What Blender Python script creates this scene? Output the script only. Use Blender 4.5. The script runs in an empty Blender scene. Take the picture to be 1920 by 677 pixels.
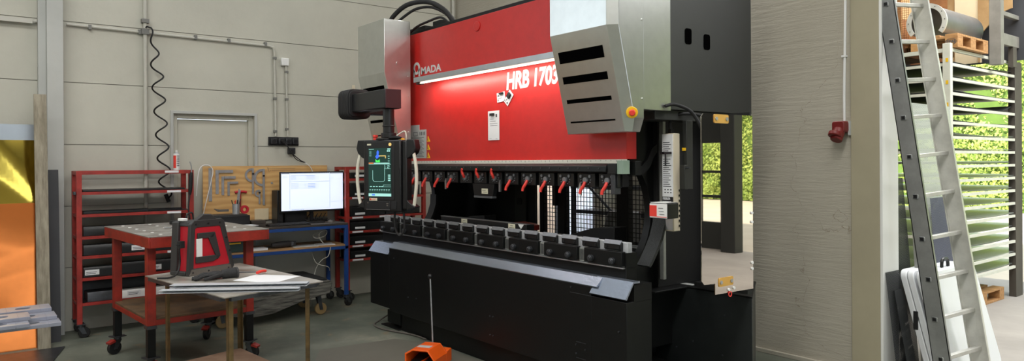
import bpy, bmesh, math, random
from mathutils import Matrix, Vector
random.seed(7)
PI = math.pi
SC = bpy.context.scene
COL = SC.collection
R = math.radians

# ------------------------------------------------------------------ materials
def lin(c):
    def f(v):
        v /= 255.0
        return v / 12.92 if v <= .04045 else ((v + .055) / 1.055) ** 2.4
    return tuple(f(v) for v in c) + (1,)

def mat(name, rgb, rough=.5, metal=0, var=.0, scale=6.0, bump=0, bscale=None, stretch=(1, 1, 1), rgb2=None,
        spec=.5, emit=0, trans=0, alpha=1, coat=0, rvar=0):
    m = bpy.data.materials.new(name); m.use_nodes = True
    nt = m.node_tree; N = nt.nodes; L = nt.links
    b = N['Principled BSDF']
    c = lin(rgb)
    b.inputs['Base Color'].default_value = c
    b.inputs['Roughness'].default_value = rough
    b.inputs['Metallic'].default_value = metal
    b.inputs['Specular IOR Level'].default_value = spec
    b.inputs['Coat Weight'].default_value = coat
    b.inputs['Transmission Weight'].default_value = trans
    b.inputs['Alpha'].default_value = alpha
    if emit:
        b.inputs['Emission Color'].default_value = c
        b.inputs['Emission Strength'].default_value = emit
    if var or bump or rgb2 or rvar:
        tc = N.new('ShaderNodeTexCoord'); mp = N.new('ShaderNodeMapping')
        mp.inputs['Scale'].default_value = stretch
        L.new(tc.outputs['Object'], mp.inputs['Vector'])
    if var or rgb2 or rvar:
        no = N.new('ShaderNodeTexNoise'); no.inputs['Scale'].default_value = scale
        no.inputs['Detail'].default_value = 6; no.inputs['Roughness'].default_value = .6
        L.new(mp.outputs[0], no.inputs['Vector'])
        rp = N.new('ShaderNodeMapRange')
        rp.inputs['From Min'].default_value = .35; rp.inputs['From Max'].default_value = .65
        L.new(no.outputs['Fac'], rp.inputs['Value'])
        if var or rgb2:
            mx = N.new('ShaderNodeMix'); mx.data_type = 'RGBA'
            if rgb2: a, d = c, lin(rgb2)
            else:
                a = tuple(min(1, v * (1 - var)) for v in c[:3]) + (1,)
                d = tuple(min(1, v * (1 + var)) for v in c[:3]) + (1,)
            mx.inputs[6].default_value = a; mx.inputs[7].default_value = d
            L.new(rp.outputs[0], mx.inputs[0]); L.new(mx.outputs[2], b.inputs['Base Color'])
        if rvar:
            r2 = N.new('ShaderNodeMapRange')
            r2.inputs['To Min'].default_value = max(0, rough - rvar); r2.inputs['To Max'].default_value = min(1, rough + rvar)
            L.new(rp.outputs[0], r2.inputs['Value']); L.new(r2.outputs[0], b.inputs['Roughness'])
    if bump:
        n2 = N.new('ShaderNodeTexNoise'); n2.inputs['Scale'].default_value = bscale or scale * 5
        n2.inputs['Detail'].default_value = 5
        L.new(mp.outputs[0], n2.inputs['Vector'])
        bp = N.new('ShaderNodeBump'); bp.inputs['Strength'].default_value = bump
        bp.inputs['Distance'].default_value = .01
        L.new(n2.outputs['Fac'], bp.inputs['Height']); L.new(bp.outputs[0], b.inputs['Normal'])
    return m

M = {}
M['wall'] = mat('painted_wall', (186, 184, 172), .75, var=.06, scale=1.3, bump=.12, bscale=25)
M['pilaster'] = mat('painted_column', (178, 179, 175), .7, var=.06, scale=2, bump=.1, bscale=20)
M['joint'] = mat('joint_grey', (150, 148, 140), .9)
M['door'] = mat('door_paint', (190, 188, 175), .5, var=.03, scale=2)
M['ceiling'] = mat('ceiling_white', (170, 170, 165), .9)
M['beige'] = mat('beige_paint', (164, 156, 132), .6, var=.05, scale=2)
M['reveal'] = mat('daylit_reveal_paint', (226, 226, 222), .5, var=.03, scale=2)  # outdoor light falling on the pier's side is put into this pale colour
M['black'] = mat('black_powder', (13, 14, 14), .45, spec=.3, var=.15, scale=9, bump=.05, bscale=260)
M['black2'] = mat('black_inner', (9, 9, 10), .6, var=.2, scale=5)
M['blackgreen'] = mat('black_side_paint', (36, 38, 36), .5, var=.06, scale=5, bump=.05, bscale=260)
M['rubber'] = mat('black_rubber', (20, 20, 21), .65)
M['plastic'] = mat('black_plastic', (20, 20, 22), .38)
M['red'] = mat('machine_red', (196, 36, 32), .38, var=.05, scale=12, bump=.07, bscale=240)
M['grey'] = mat('machine_grey', (206, 208, 204), .30, metal=.95, var=.03, scale=14, bump=.03, bscale=260)
M['holderbolt'] = mat('holder_bolt_steel', (128, 130, 134), .35, metal=.4)
M['profilel'] = mat('folded_profile_steel', (196, 200, 206), .4, metal=.35, var=.05, scale=6)
M['cabinet'] = mat('cabinet_black', (28, 31, 31), .4, var=.12, scale=9, bump=.06, bscale=200)
M['barsteel'] = mat('cut_bar_steel', (142, 144, 156), .45, metal=.4, var=.08, scale=5)
M['rackgrey'] = mat('racking_grey', (126, 123, 115), .55, metal=.2, var=.12, scale=8)
M['amber'] = mat('amber_clip', (204, 156, 72), .45)
M['lettering'] = mat('silver_lettering', (204, 206, 204), .5)
M['hole'] = mat('hole_dark', (5, 5, 5), 1, spec=0)
M['greyd'] = mat('machine_mid_grey', (206, 208, 204), .30, metal=.95, var=.03, scale=14, bump=.03, bscale=260)
M['alu'] = mat('aluminium', (190, 192, 194), .32, metal=.9, var=.06, scale=20, stretch=(1, 1, .2))
M['aluworn'] = mat('worn_aluminium', (206, 205, 198), .4, metal=.4, var=.12, scale=7, bump=.1)
M['aludark'] = mat('grey_rail_outer', (150, 151, 150), .38, metal=.6, var=.12, scale=8)
M['profile'] = mat('strip_profile', (176, 180, 182), .35, metal=.6, var=.04, scale=10)
M['steel'] = mat('bright_steel', (168, 170, 172), .35, metal=.55, var=.15, scale=14)
M['dsteel'] = mat('dark_steel', (84, 86, 90), .4, metal=.8, var=.2, scale=12)
M['die'] = mat('die_steel', (186, 188, 192), .4, metal=.3, var=.15, scale=14)
M['clamp'] = mat('clamp_black', (26, 27, 28), .34, metal=.2, var=.1, scale=30)
M['clamptop'] = mat('clamp_top', (128, 131, 136), .35, metal=.7, var=.1, scale=30)
M['speckled'] = mat('speckled_black', (44, 46, 46), .4, var=.5, scale=120, bump=.5, bscale=180)
M['cap'] = mat('cap_strip', (146, 154, 168), .26, metal=.75, var=.22, scale=160, bump=.1, bscale=300)  # blue tint paints in the sky's reflection
M['lever'] = mat('lever_red', (226, 62, 52), .4)
M['rule'] = mat('rule_white', (214, 212, 200), .45)
M['white'] = mat('white_plastic', (226, 226, 224), .4)
M['cream'] = mat('cream_plastic', (208, 198, 176), .4)
M['handle'] = mat('handle_cream', (216, 212, 196), .35)
M['paper'] = mat('paper', (222, 224, 226), .8)
M['paperg'] = mat('paper_grey', (176, 178, 176), .7)
M['labelc'] = mat('label_cream', (214, 210, 184), .7)
M['ink'] = mat('ink', (70, 72, 76), .8)
M['inkb'] = mat('ink_black', (18, 18, 20), .6)
M['yellow'] = mat('yellow', (232, 184, 22), .45)
M['rackred'] = mat('rack_red', (150, 42, 34), .45, var=.22, scale=11, bump=.08)
M['tablered'] = mat('table_red', (156, 42, 28), .45, rgb2=(120, 36, 26), scale=9, bump=.1)
M['sheetgrey'] = mat('table_plate', (150, 148, 142), .42, metal=.35, var=.16, scale=7, rvar=.12)
M['greytop'] = mat('work_table_plate', (138, 132, 122), .42, metal=.35, rgb2=(178, 174, 166), scale=5, rvar=.14)
M['angle'] = mat('rusty_angle', (92, 78, 56), .45, metal=.6, rgb2=(132, 108, 70), scale=9)
M['plyshelf'] = mat('shelf_plywood', (110, 84, 56), .7, rgb2=(72, 58, 42), scale=6, bump=.1)
M['plyshelf2'] = mat('pale_shelf_plywood', (176, 146, 122), .7, rgb2=(150, 120, 98), scale=5)
M['bench'] = mat('bench_top', (62, 55, 48), .55, var=.25, scale=7)
M['benchshelf'] = mat('bench_shelf_wood', (166, 128, 86), .6, var=.12, scale=4, stretch=(6, 1, 1))
M['blue'] = mat('bench_blue', (24, 66, 132), .45, var=.12, scale=9)
M['copper'] = mat('copper', (196, 112, 56), .2, metal=1, var=.12, scale=2.2, bump=.15, bscale=1.6)
M['brass'] = mat('brass', (214, 186, 84), .09, metal=1, var=.05, scale=2, bump=.12, bscale=1.3)
M['zinc'] = mat('zinc_sheet', (150, 158, 166), .3, metal=.7, var=.06, scale=2)
M['plank'] = mat('weathered_plank', (160, 152, 134), .85, rgb2=(122, 114, 98), scale=5, stretch=(6, 6, .6), bump=.4)
M['floor'] = None
M['socket'] = mat('dark_socket', (38, 39, 42), .45)
M['conduit'] = mat('conduit_grey', (184, 182, 172), .5)
M['clip'] = mat('conduit_clip', (116, 116, 112), .6)
M['wood'] = mat('pallet_wood', (186, 140, 88), .75, rgb2=(146, 104, 62), scale=5, stretch=(1, 6, 6), bump=.2)
M['crate'] = mat('crate_wood', (160, 106, 60), .75, rgb2=(118, 76, 42), scale=5, bump=.2)
M['card'] = mat('brown_board', (190, 156, 108), .8, rgb2=(162, 128, 84), scale=3, bump=.15)
M['cardl'] = mat('pale_board', (222, 204, 168), .8, var=.06, scale=3)
M['shell'] = mat('curved_shell_steel', (112, 112, 110), .45, metal=.5, var=.1, scale=6)
M['galv'] = mat('galvanised', (164, 166, 162), .45, metal=.6, var=.12, scale=14)
M['rackw'] = mat('rack_pale', (206, 206, 192), .5, var=.06, scale=8)
M['rackd'] = mat('rack_backlit_dark_post', (72, 66, 58), .6, var=.1, scale=6)  # dark tone stands in for backlighting on the rack's far posts
M['sheetm'] = mat('sheet_metal', (168, 172, 170), .35, metal=.55, var=.06, scale=3)
M['sheetd'] = mat('dark_sheet_metal', (60, 61, 64), .6, metal=.1, var=.1, scale=3)
M['tablewhite'] = mat('folding_table_white', (220, 222, 224), .42)
M['socketred'] = mat('industrial_socket_red', (112, 26, 24), .45)
M['orange'] = mat('pedal_orange', (236, 94, 22), .42)
M['glove'] = mat('glove_black', (30, 30, 31), .75, var=.3, scale=30, bump=.4, bscale=60)
M['devred'] = mat('device_red', (178, 24, 40), .45, var=.06, scale=8)
M['devgrey'] = mat('device_charcoal', (46, 45, 45), .55, var=.1, scale=10)
M['dustgrey'] = mat('device_dusty_grey', (96, 90, 84), .7, var=.1, scale=10)
M['dolly'] = mat('dolly_worn_wood', (120, 118, 110), .8, rgb2=(44, 44, 40), scale=14, stretch=(1, .3, 3), bump=.3)
M['dollycar'] = mat('dolly_carpet', (22, 23, 24), .8)
M['wheelyellow'] = mat('wheel_yellow', (140, 116, 76), .5)
M['hedgecore'] = mat('hedge_core', (92, 118, 48), .9, var=.3, scale=1)
M['leaf'] = mat('hedge_leaf', (128, 154, 60), .6, rgb2=(186, 200, 100), scale=.9)
M['ground'] = mat('yard_ground', (196, 184, 164), .9, var=.07, scale=.8, bump=.2, bscale=6)
M['bayfloor'] = mat('bay_concrete', (150, 144, 136), .85, var=.12, scale=1.1, bump=.3, bscale=9)
M['scr_white'] = mat('monitor_white', (214, 224, 244), .5, emit=.75)
M['scr_line'] = mat('monitor_grey_line', (150, 162, 190), .5, emit=.5)
M['scr_dark'] = mat('monitor_dark_bar', (66, 70, 80), .5, emit=.3)
M['scr_blue'] = mat('monitor_blue', (80, 120, 214), .5, emit=.6)
M['cnc_bg'] = mat('panel_screen_green', (14, 46, 40), .4, emit=.6)
M['cnc_line'] = mat('panel_screen_line', (150, 204, 196), .4, emit=.6)
M['cnc_blue'] = mat('panel_screen_blue', (50, 96, 214), .4, emit=.7)
M['cnc_green'] = mat('panel_screen_bright_green', (60, 204, 80), .4, emit=.7)
M['cnc_tan'] = mat('panel_screen_tan', (206, 176, 104), .4, emit=.6)
M['cnc_or'] = mat('panel_screen_orange', (196, 112, 60), .4, emit=.5)
M['led'] = mat('strip_led', (255, 232, 208), .5, emit=3.2)
M['sky_panel'] = mat('glowing_roof_panel', (236, 242, 250), .5, emit=1.7)
M['tan_panel'] = mat('tan_reflecting_panel', (206, 186, 166), .5, var=.12, scale=4)
M['silver_panel'] = mat('silver_panel', (226, 232, 240), .4, metal=.0, var=.12, scale=3)
M['dimgrey'] = mat('dim_grey_box', (140, 140, 140), .5)
M['glass_edge'] = mat('greenish_glass', (140, 160, 146), .2)

def floor_mat():
    m = bpy.data.materials.new('hall_floor'); m.use_nodes = True
    nt = m.node_tree; N = nt.nodes; L = nt.links; b = N['Principled BSDF']
    tc = N.new('ShaderNodeTexCoord')
    def noise(s, d=6, r=.6):
        n = N.new('ShaderNodeTexNoise'); n.inputs['Scale'].default_value = s; n.inputs['Detail'].default_value = d
        n.inputs['Roughness'].default_value = r
        L.new(tc.outputs['Object'], n.inputs['Vector']); return n
    def rng(src, a, b_):
        r = N.new('ShaderNodeMapRange'); r.inputs['From Min'].default_value = a; r.inputs['From Max'].default_value = b_
        L.new(src, r.inputs['Value']); return r.outputs[0]
    def mix(f, a, b_):
        x = N.new('ShaderNodeMix'); x.data_type = 'RGBA'
        L.new(f, x.inputs[0])
        if isinstance(a, tuple): x.inputs[6].default_value = a
        else: L.new(a, x.inputs[6])
        x.inputs[7].default_value = b_
        return x.outputs[2]
    c = mix(rng(noise(1.4).outputs['Fac'], .35, .65), lin((84, 90, 80)), lin((118, 121, 108)))
    c = mix(rng(noise(2.3, 8).outputs['Fac'], .60, .70), c, lin((132, 114, 88)))
    c = mix(rng(noise(26, 4).outputs['Fac'], .68, .74), c, lin((160, 158, 144)))
    c = mix(rng(noise(.7, 8, .7).outputs['Fac'], .58, .66), c, lin((140, 137, 122)))
    L.new(c, b.inputs['Base Color'])
    rr = N.new('ShaderNodeMapRange'); rr.inputs['To Min'].default_value = .42; rr.inputs['To Max'].default_value = .75
    L.new(noise(3).outputs['Fac'], rr.inputs['Value']); L.new(rr.outputs[0], b.inputs['Roughness'])
    bp = N.new('ShaderNodeBump'); bp.inputs['Strength'].default_value = .15; bp.inputs['Distance'].default_value = .01
    L.new(noise(30).outputs['Fac'], bp.inputs['Height']); L.new(bp.outputs[0], b.inputs['Normal'])
    return m
M['floor'] = floor_mat()

def concrete_mat():
    m = bpy.data.materials.new('board_marked_concrete'); m.use_nodes = True
    nt = m.node_tree; N = nt.nodes; L = nt.links; b = N['Principled BSDF']
    b.inputs['Roughness'].default_value = .85
    tc = N.new('ShaderNodeTexCoord'); mp = N.new('ShaderNodeMapping'); mp.inputs['Scale'].default_value = (1.2, 1, 14)
    mp.inputs['Rotation'].default_value = (0, R(3), 0)
    L.new(tc.outputs['Object'], mp.inputs['Vector'])
    n1 = N.new('ShaderNodeTexNoise'); n1.inputs['Scale'].default_value = 2.2; n1.inputs['Detail'].default_value = 10; n1.inputs['Roughness'].default_value = .72
    n1.inputs['Distortion'].default_value = .5
    L.new(mp.outputs[0], n1.inputs['Vector'])
    n2 = N.new('ShaderNodeTexNoise'); n2.inputs['Scale'].default_value = 1.1; n2.inputs['Detail'].default_value = 6
    L.new(tc.outputs['Object'], n2.inputs['Vector'])
    mx = N.new('ShaderNodeMix'); mx.data_type = 'RGBA'
    mx.inputs[6].default_value = lin((158, 152, 136)); mx.inputs[7].default_value = lin((186, 180, 166))
    L.new(n2.outputs['Fac'], mx.inputs[0])
    vo = N.new('ShaderNodeTexVoronoi'); vo.feature = 'DISTANCE_TO_EDGE'; vo.inputs['Scale'].default_value = .42
    n3 = N.new('ShaderNodeTexNoise'); n3.inputs['Scale'].default_value = 3; n3.inputs['Detail'].default_value = 8
    L.new(tc.outputs['Object'], n3.inputs['Vector'])
    av = N.new('ShaderNodeVectorMath'); av.operation = 'MULTIPLY_ADD'
    L.new(n3.outputs['Color'], av.inputs[0]); av.inputs[1].default_value = (.5, .5, .5); L.new(tc.outputs['Object'], av.inputs[2])
    L.new(av.outputs[0], vo.inputs['Vector'])
    cr = N.new('ShaderNodeMapRange'); cr.inputs['From Min'].default_value = 0; cr.inputs['From Max'].default_value = .0012
    L.new(vo.outputs['Distance'], cr.inputs['Value'])
    m2 = N.new('ShaderNodeMix'); m2.data_type = 'RGBA'; m2.inputs[6].default_value = lin((146, 136, 118))
    L.new(cr.outputs[0], m2.inputs[0]); L.new(mx.outputs[2], m2.inputs[7])
    L.new(m2.outputs[2], b.inputs['Base Color'])
    ad = N.new('ShaderNodeMath'); ad.operation = 'MULTIPLY_ADD'; ad.inputs[1].default_value = .25
    L.new(cr.outputs[0], ad.inputs[0]); L.new(n1.outputs['Fac'], ad.inputs[2])
    bp = N.new('ShaderNodeBump'); bp.inputs['Strength'].default_value = .6; bp.inputs['Distance'].default_value = .015
    L.new(ad.outputs[0], bp.inputs['Height']); L.new(bp.outputs[0], b.inputs['Normal'])
    return m
M['concrete'] = concrete_mat()

def wood_mat(name, a, c_, scale=3.0):
    m = bpy.data.materials.new(name); m.use_nodes = True
    nt = m.node_tree; N = nt.nodes; L = nt.links; b = N['Principled BSDF']; b.inputs['Roughness'].default_value = .6
    tc = N.new('ShaderNodeTexCoord'); mp = N.new('ShaderNodeMapping'); mp.inputs['Scale'].default_value = (1, 1, 4)
    L.new(tc.outputs['Object'], mp.inputs['Vector'])
    w = N.new('ShaderNodeTexWave'); w.bands_direction = 'Z'; w.inputs['Scale'].default_value = scale
    w.inputs['Distortion'].default_value = 9; w.inputs['Detail'].default_value = 3; w.inputs['Detail Scale'].default_value = .8
    L.new(mp.outputs[0], w.inputs['Vector'])
    mx = N.new('ShaderNodeMix'); mx.data_type = 'RGBA'; mx.inputs[6].default_value = lin(a); mx.inputs[7].default_value = lin(c_)
    L.new(w.outputs['Fac'], mx.inputs[0])
    v = N.new('ShaderNodeTexVoronoi'); v.inputs['Scale'].default_value = 3.2
    L.new(tc.outputs['Object'], v.inputs['Vector'])
    r = N.new('ShaderNodeMapRange'); r.inputs['From Min'].default_value = .04; r.inputs['From Max'].default_value = .07
    L.new(v.outputs['Distance'], r.inputs['Value'])
    m2 = N.new('ShaderNodeMix'); m2.data_type = 'RGBA'; m2.inputs[6].default_value = lin((124, 80, 44))
    L.new(r.outputs[0], m2.inputs[0]); L.new(mx.outputs[2], m2.inputs[7]); L.new(m2.outputs[2], b.inputs['Base Color'])
    return m
M['ply'] = wood_mat('tool_board_plywood', (198, 152, 94), (214, 172, 112), 1.3)

def screen_mat():      # smoked, strongly reflecting guard sheet
    m = bpy.data.materials.new('smoked_guard_sheet'); m.use_nodes = True
    b = m.node_tree.nodes['Principled BSDF']
    b.inputs['Base Color'].default_value = lin((196, 188, 180)); b.inputs['Metallic'].default_value = 1
    b.inputs['Roughness'].default_value = .015
    return m
M['screen'] = screen_mat()

def perforated_mat(name, rgb, cell):
    m = bpy.data.materials.new(name); m.use_nodes = True
    nt = m.node_tree; N = nt.nodes; L = nt.links; b = N['Principled BSDF']
    b.inputs['Base Color'].default_value = lin(rgb); b.inputs['Metallic'].default_value = .2; b.inputs['Roughness'].default_value = .5
    tc = N.new('ShaderNodeTexCoord')
    v = N.new('ShaderNodeTexVoronoi'); v.voronoi_dimensions = '2D'; v.inputs['Scale'].default_value = 1 / cell; v.inputs['Randomness'].default_value = 0
    mp = N.new('ShaderNodeMapping'); mp.inputs['Rotation'].default_value = (0, 0, R(45))
    sx = N.new('ShaderNodeSeparateXYZ'); cx = N.new('ShaderNodeCombineXYZ')
    L.new(tc.outputs['Object'], sx.inputs[0]); L.new(sx.outputs[1], cx.inputs[0]); L.new(sx.outputs[2], cx.inputs[1])
    L.new(cx.outputs[0], mp.inputs['Vector']); L.new(mp.outputs[0], v.inputs['Vector'])
    g = N.new('ShaderNodeMath'); g.operation = 'GREATER_THAN'; g.inputs[1].default_value = .33
    L.new(v.outputs['Distance'], g.inputs[0]); L.new(g.outputs[0], b.inputs['Alpha'])
    return m
M['perf'] = perforated_mat('perforated_galvanised', (200, 204, 198), .014)
M['perfd'] = perforated_mat('perforated_dark', (84, 86, 112), .012)
M['perfk'] = perforated_mat('perforated_black', (50, 52, 54), .012)

# ------------------------------------------------------------------ mesh helpers
FR = {}
class MB:
    def __init__(s): s.bm = bmesh.new(); s.mi = 0
    def _f(s, vs):
        try: f = s.bm.faces.new(vs); f.material_index = s.mi; return f
        except ValueError: return None
    def m(s, i): s.mi = i; return s
    def box(s, x0, x1, y0, y1, z0, z1, mx=None):
        if x0 > x1: x0, x1 = x1, x0
        if y0 > y1: y0, y1 = y1, y0
        if z0 > z1: z0, z1 = z1, z0
        p = [Vector(q) for q in ((x0,y0,z0),(x1,y0,z0),(x1,y1,z0),(x0,y1,z0),(x0,y0,z1),(x1,y0,z1),(x1,y1,z1),(x0,y1,z1))]
        if mx: p = [mx @ q for q in p]
        v = [s.bm.verts.new(q) for q in p]
        for f in ((3,2,1,0),(4,5,6,7),(0,1,5,4),(1,2,6,5),(2,3,7,6),(3,0,4,7)): s._f([v[i] for i in f])
        return s
    def prism(s, poly, ax, a, b, mx=None):
        def P(u, w, t): return {'x': (t, u, w), 'y': (u, t, w), 'z': (u, w, t)}[ax]
        A = [Vector(P(u, w, a)) for u, w in poly]; B = [Vector(P(u, w, b)) for u, w in poly]
        if mx: A = [mx @ q for q in A]; B = [mx @ q for q in B]
        A = [s.bm.verts.new(q) for q in A]; B = [s.bm.verts.new(q) for q in B]
        s._f(A[::-1]); s._f(B); n = len(poly)
        for i in range(n): s._f([A[i], A[(i+1) % n], B[(i+1) % n], B[i]])
        return s
    def cyl(s, p0, p1, r, n=16, r1=None):
        p0, p1 = Vector(p0), Vector(p1); r1 = r if r1 is None else r1
        d = (p1 - p0).normalized(); u = d.orthogonal().normalized(); w = d.cross(u)
        A, B = [], []
        for i in range(n):
            a = 2 * PI * i / n; o = u * math.cos(a) + w * math.sin(a)
            A.append(s.bm.verts.new(p0 + o * r)); B.append(s.bm.verts.new(p1 + o * r1))
        s._f(A[::-1]); s._f(B)
        for i in range(n): s._f([A[i], A[(i+1) % n], B[(i+1) % n], B[i]])
        return s
    def tube(s, pts, r, n=8, sub=0):
        pts = [Vector(p) for p in pts]
        if sub:
            q = []
            for i in range(len(pts) - 1):
                a = pts[max(i-1, 0)]; b = pts[i]; c = pts[i+1]; d = pts[min(i+2, len(pts)-1)]
                for k in range(sub):
                    t = k / sub
                    q.append(.5 * ((2*b) + (c-a)*t + (2*a-5*b+4*c-d)*t*t + (3*b-a-3*c+d)*t**3))
            pts = q + [pts[-1]]
        rings = []; u = None
        for i, p in enumerate(pts):
            d = (pts[min(i+1, len(pts)-1)] - pts[max(i-1, 0)]).normalized()
            u = d.orthogonal().normalized() if u is None else (u - d * u.dot(d)).normalized()
            w = d.cross(u)
            rr = r(i / (len(pts)-1)) if callable(r) else r
            rings.append([s.bm.verts.new(p + (u*math.cos(2*PI*k/n) + w*math.sin(2*PI*k/n)) * rr) for k in range(n)])
        for a, b in zip(rings, rings[1:]):
            for k in range(n): s._f([a[k], a[(k+1) % n], b[(k+1) % n], b[k]])
        s._f(rings[0][::-1]); s._f(rings[-1]); return s
    def ball(s, c, r, n=12, sc=(1, 1, 1)):
        c = Vector(c); rings = []
        for i in range(1, n//2):
            th = PI * i / (n//2)
            rings.append([s.bm.verts.new(c + Vector((r*sc[0]*math.sin(th)*math.cos(2*PI*k/n), r*sc[1]*math.sin(th)*math.sin(2*PI*k/n), r*sc[2]*math.cos(th)))) for k in range(n)])
        t = s.bm.verts.new(c + Vector((0, 0, r*sc[2]))); b = s.bm.verts.new(c - Vector((0, 0, r*sc[2])))
        for k in range(n):
            s._f([t, rings[0][k], rings[0][(k+1) % n]]); s._f([b, rings[-1][(k+1) % n], rings[-1][k]])
        for a, q in zip(rings, rings[1:]):
            for k in range(n): s._f([a[k], q[k], q[(k+1) % n], a[(k+1) % n]])
        return s
    def quad(s, pts):
        s._f([s.bm.verts.new(p) for p in pts]); return s
    def ring(s, c, r0, r1, ax, t, a0=0, a1=2*PI, n=32):
        """flat ring segment in the plane normal to ax ('x': y-z, 'y': x-z), thickness t"""
        c = Vector(c); full = abs(a1 - a0 - 2*PI) < 1e-6
        def P(a, r, k):
            u, w = r*math.cos(a), r*math.sin(a)
            return c + (Vector((k, u, w)) if ax == 'x' else Vector((u, k, w)) if ax == 'y' else Vector((u, w, k)))
        S = []
        for i in range(n + (0 if full else 1)):
            a = a0 + (a1 - a0) * i / n
            S.append([s.bm.verts.new(P(a, r, k)) for r, k in ((r0, 0), (r1, 0), (r1, t), (r0, t))])
        m = len(S)
        for i in range(m if full else m-1):
            a, b = S[i], S[(i+1) % m]
            for k in range(4): s._f([a[k], b[k], b[(k+1) % 4], a[(k+1) % 4]])
        if not full: s._f(S[0][::-1]); s._f(S[-1])
        return s
    def build(s, name, mats, parent=None, bevel=0, seg=2, sharp=38, label=None):
        if not isinstance(mats, (list, tuple)): mats = [mats]
        bm = s.bm
        if parent is not None:
            root = parent
            while root.parent: root = root.parent
            w = FR.get(root.name)
            if w is not None: bm.transform(w)
        bmesh.ops.recalc_face_normals(bm, faces=bm.faces)
        for f in bm.faces: f.smooth = True
        for e in bm.edges:
            if len(e.link_faces) == 2: e.smooth = e.calc_face_angle(0) < R(sharp)
        me = bpy.data.meshes.new(name); bm.to_mesh(me); bm.free()
        for m_ in mats: me.materials.append(M[m_] if isinstance(m_, str) else m_)
        o = bpy.data.objects.new(name, me); COL.objects.link(o)
        if parent is not None: o.parent = parent
        if bevel:
            b = o.modifiers.new('bevel', 'BEVEL'); b.width = bevel; b.segments = seg; b.limit_method = 'ANGLE'; b.angle_limit = R(40)
        if label: o['label'] = label
        return o

def tag(o, label=None, cat=None, group=None, kind=None):
    if label: o['label'] = label
    if cat: o['category'] = cat
    if group: o['group'] = group
    if kind: o['kind'] = kind
    return o

def thing(name, label, cat, loc=(0, 0, 0), rz=0, group=None, local=False, kind=None):
    """an Empty at the thing's base; parts are given in room coordinates unless local"""
    o = bpy.data.objects.new(name, None); COL.objects.link(o)
    o.location = loc; o.rotation_euler = (0, 0, rz); o.empty_display_size = .1
    tag(o, label, cat, group, kind)
    if not local: FR[o.name] = (Matrix.Translation(loc) @ Matrix.Rotation(rz, 4, 'Z')).inverted()
    return o

def solo(mb, name, mats, label, cat, group=None, bevel=0, kind=None, seg=2):
    return tag(mb.build(name, mats, None, bevel, seg), label, cat, group, kind)

def struct(mb, name, mats, bevel=0):
    o = mb.build(name, mats, None, bevel); o['kind'] = 'structure'; return o

def dup(root, loc, rz, label, group=None):
    r = root.copy(); COL.objects.link(r); r.location = loc; r.rotation_euler = (0, 0, rz)
    r['label'] = label
    if group: r['group'] = group
    for ch in list(root.children):
        c = ch.copy(); COL.objects.link(c); c.parent = r
        for g in ch.children:
            d = g.copy(); COL.objects.link(d); d.parent = c
    return r

def text(body, name, size, m, parent, loc, rot=(PI/2, 0, 0), ext=.001, off=0, xs=1, shear=0, align='LEFT', space=1, label=None):
    cu = bpy.data.curves.new(name, 'FONT'); cu.body = body; cu.size = size; cu.extrude = ext; cu.offset = off
    cu.shear = shear; cu.align_x = align; cu.space_character = space; cu.resolution_u = 4
    o = bpy.data.objects.new(name, cu); COL.objects.link(o)
    bpy.context.view_layer.update()
    me = bpy.data.meshes.new_from_object(o.evaluated_get(bpy.context.evaluated_depsgraph_get()))
    bpy.data.objects.remove(o); bpy.data.curves.remove(cu)
    mx = Matrix.Translation(loc) @ Matrix.Rotation(rot[2], 4, 'Z') @ Matrix.Rotation(rot[0], 4, 'X') @ Matrix.Scale(xs, 4, (1, 0, 0))
    if parent is not None:
        root = parent
        while root.parent: root = root.parent
        w = FR.get(root.name)
        if w is not None: mx = w @ mx
    me.transform(mx); me.materials.clear(); me.materials.append(M[m])
    ob = bpy.data.objects.new(name, me); COL.objects.link(ob)
    if parent is not None: ob.parent = parent
    if label: ob['label'] = label
    return ob

def rbox(x0, x1, z0, z1, r, n=4):
    """rounded rectangle outline"""
    out = []
    for cx, cz, a in ((x1-r, z1-r, 0), (x0+r, z1-r, PI/2), (x0+r, z0+r, PI), (x1-r, z0+r, 1.5*PI)):
        for i in range(n+1): t = a + PI/2*i/n; out.append((cx + r*math.cos(t), cz + r*math.sin(t)))
    return out

def T3(loc, rz=0, rx=0, ry=0):
    return Matrix.Translation(loc) @ Matrix.Rotation(rz, 4, 'Z') @ Matrix.Rotation(rx, 4, 'X') @ Matrix.Rotation(ry, 4, 'Y')

# ------------------------------------------------------------------ the hall
XW, YB = -8.26, 5.5
CEIL = 5.4
fl = MB().box(XW-.3, 8.2, -5.2, YB+.02, -.1, 0); struct(fl, 'floor', 'floor')
struct(MB().box(-9, 8.2, YB+.02, 11.3, -.1, .0), 'floor_bay', 'bayfloor')
struct(MB().box(-60, 60, 11.3, 60, -.12, -.01), 'ground', 'ground')

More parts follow.
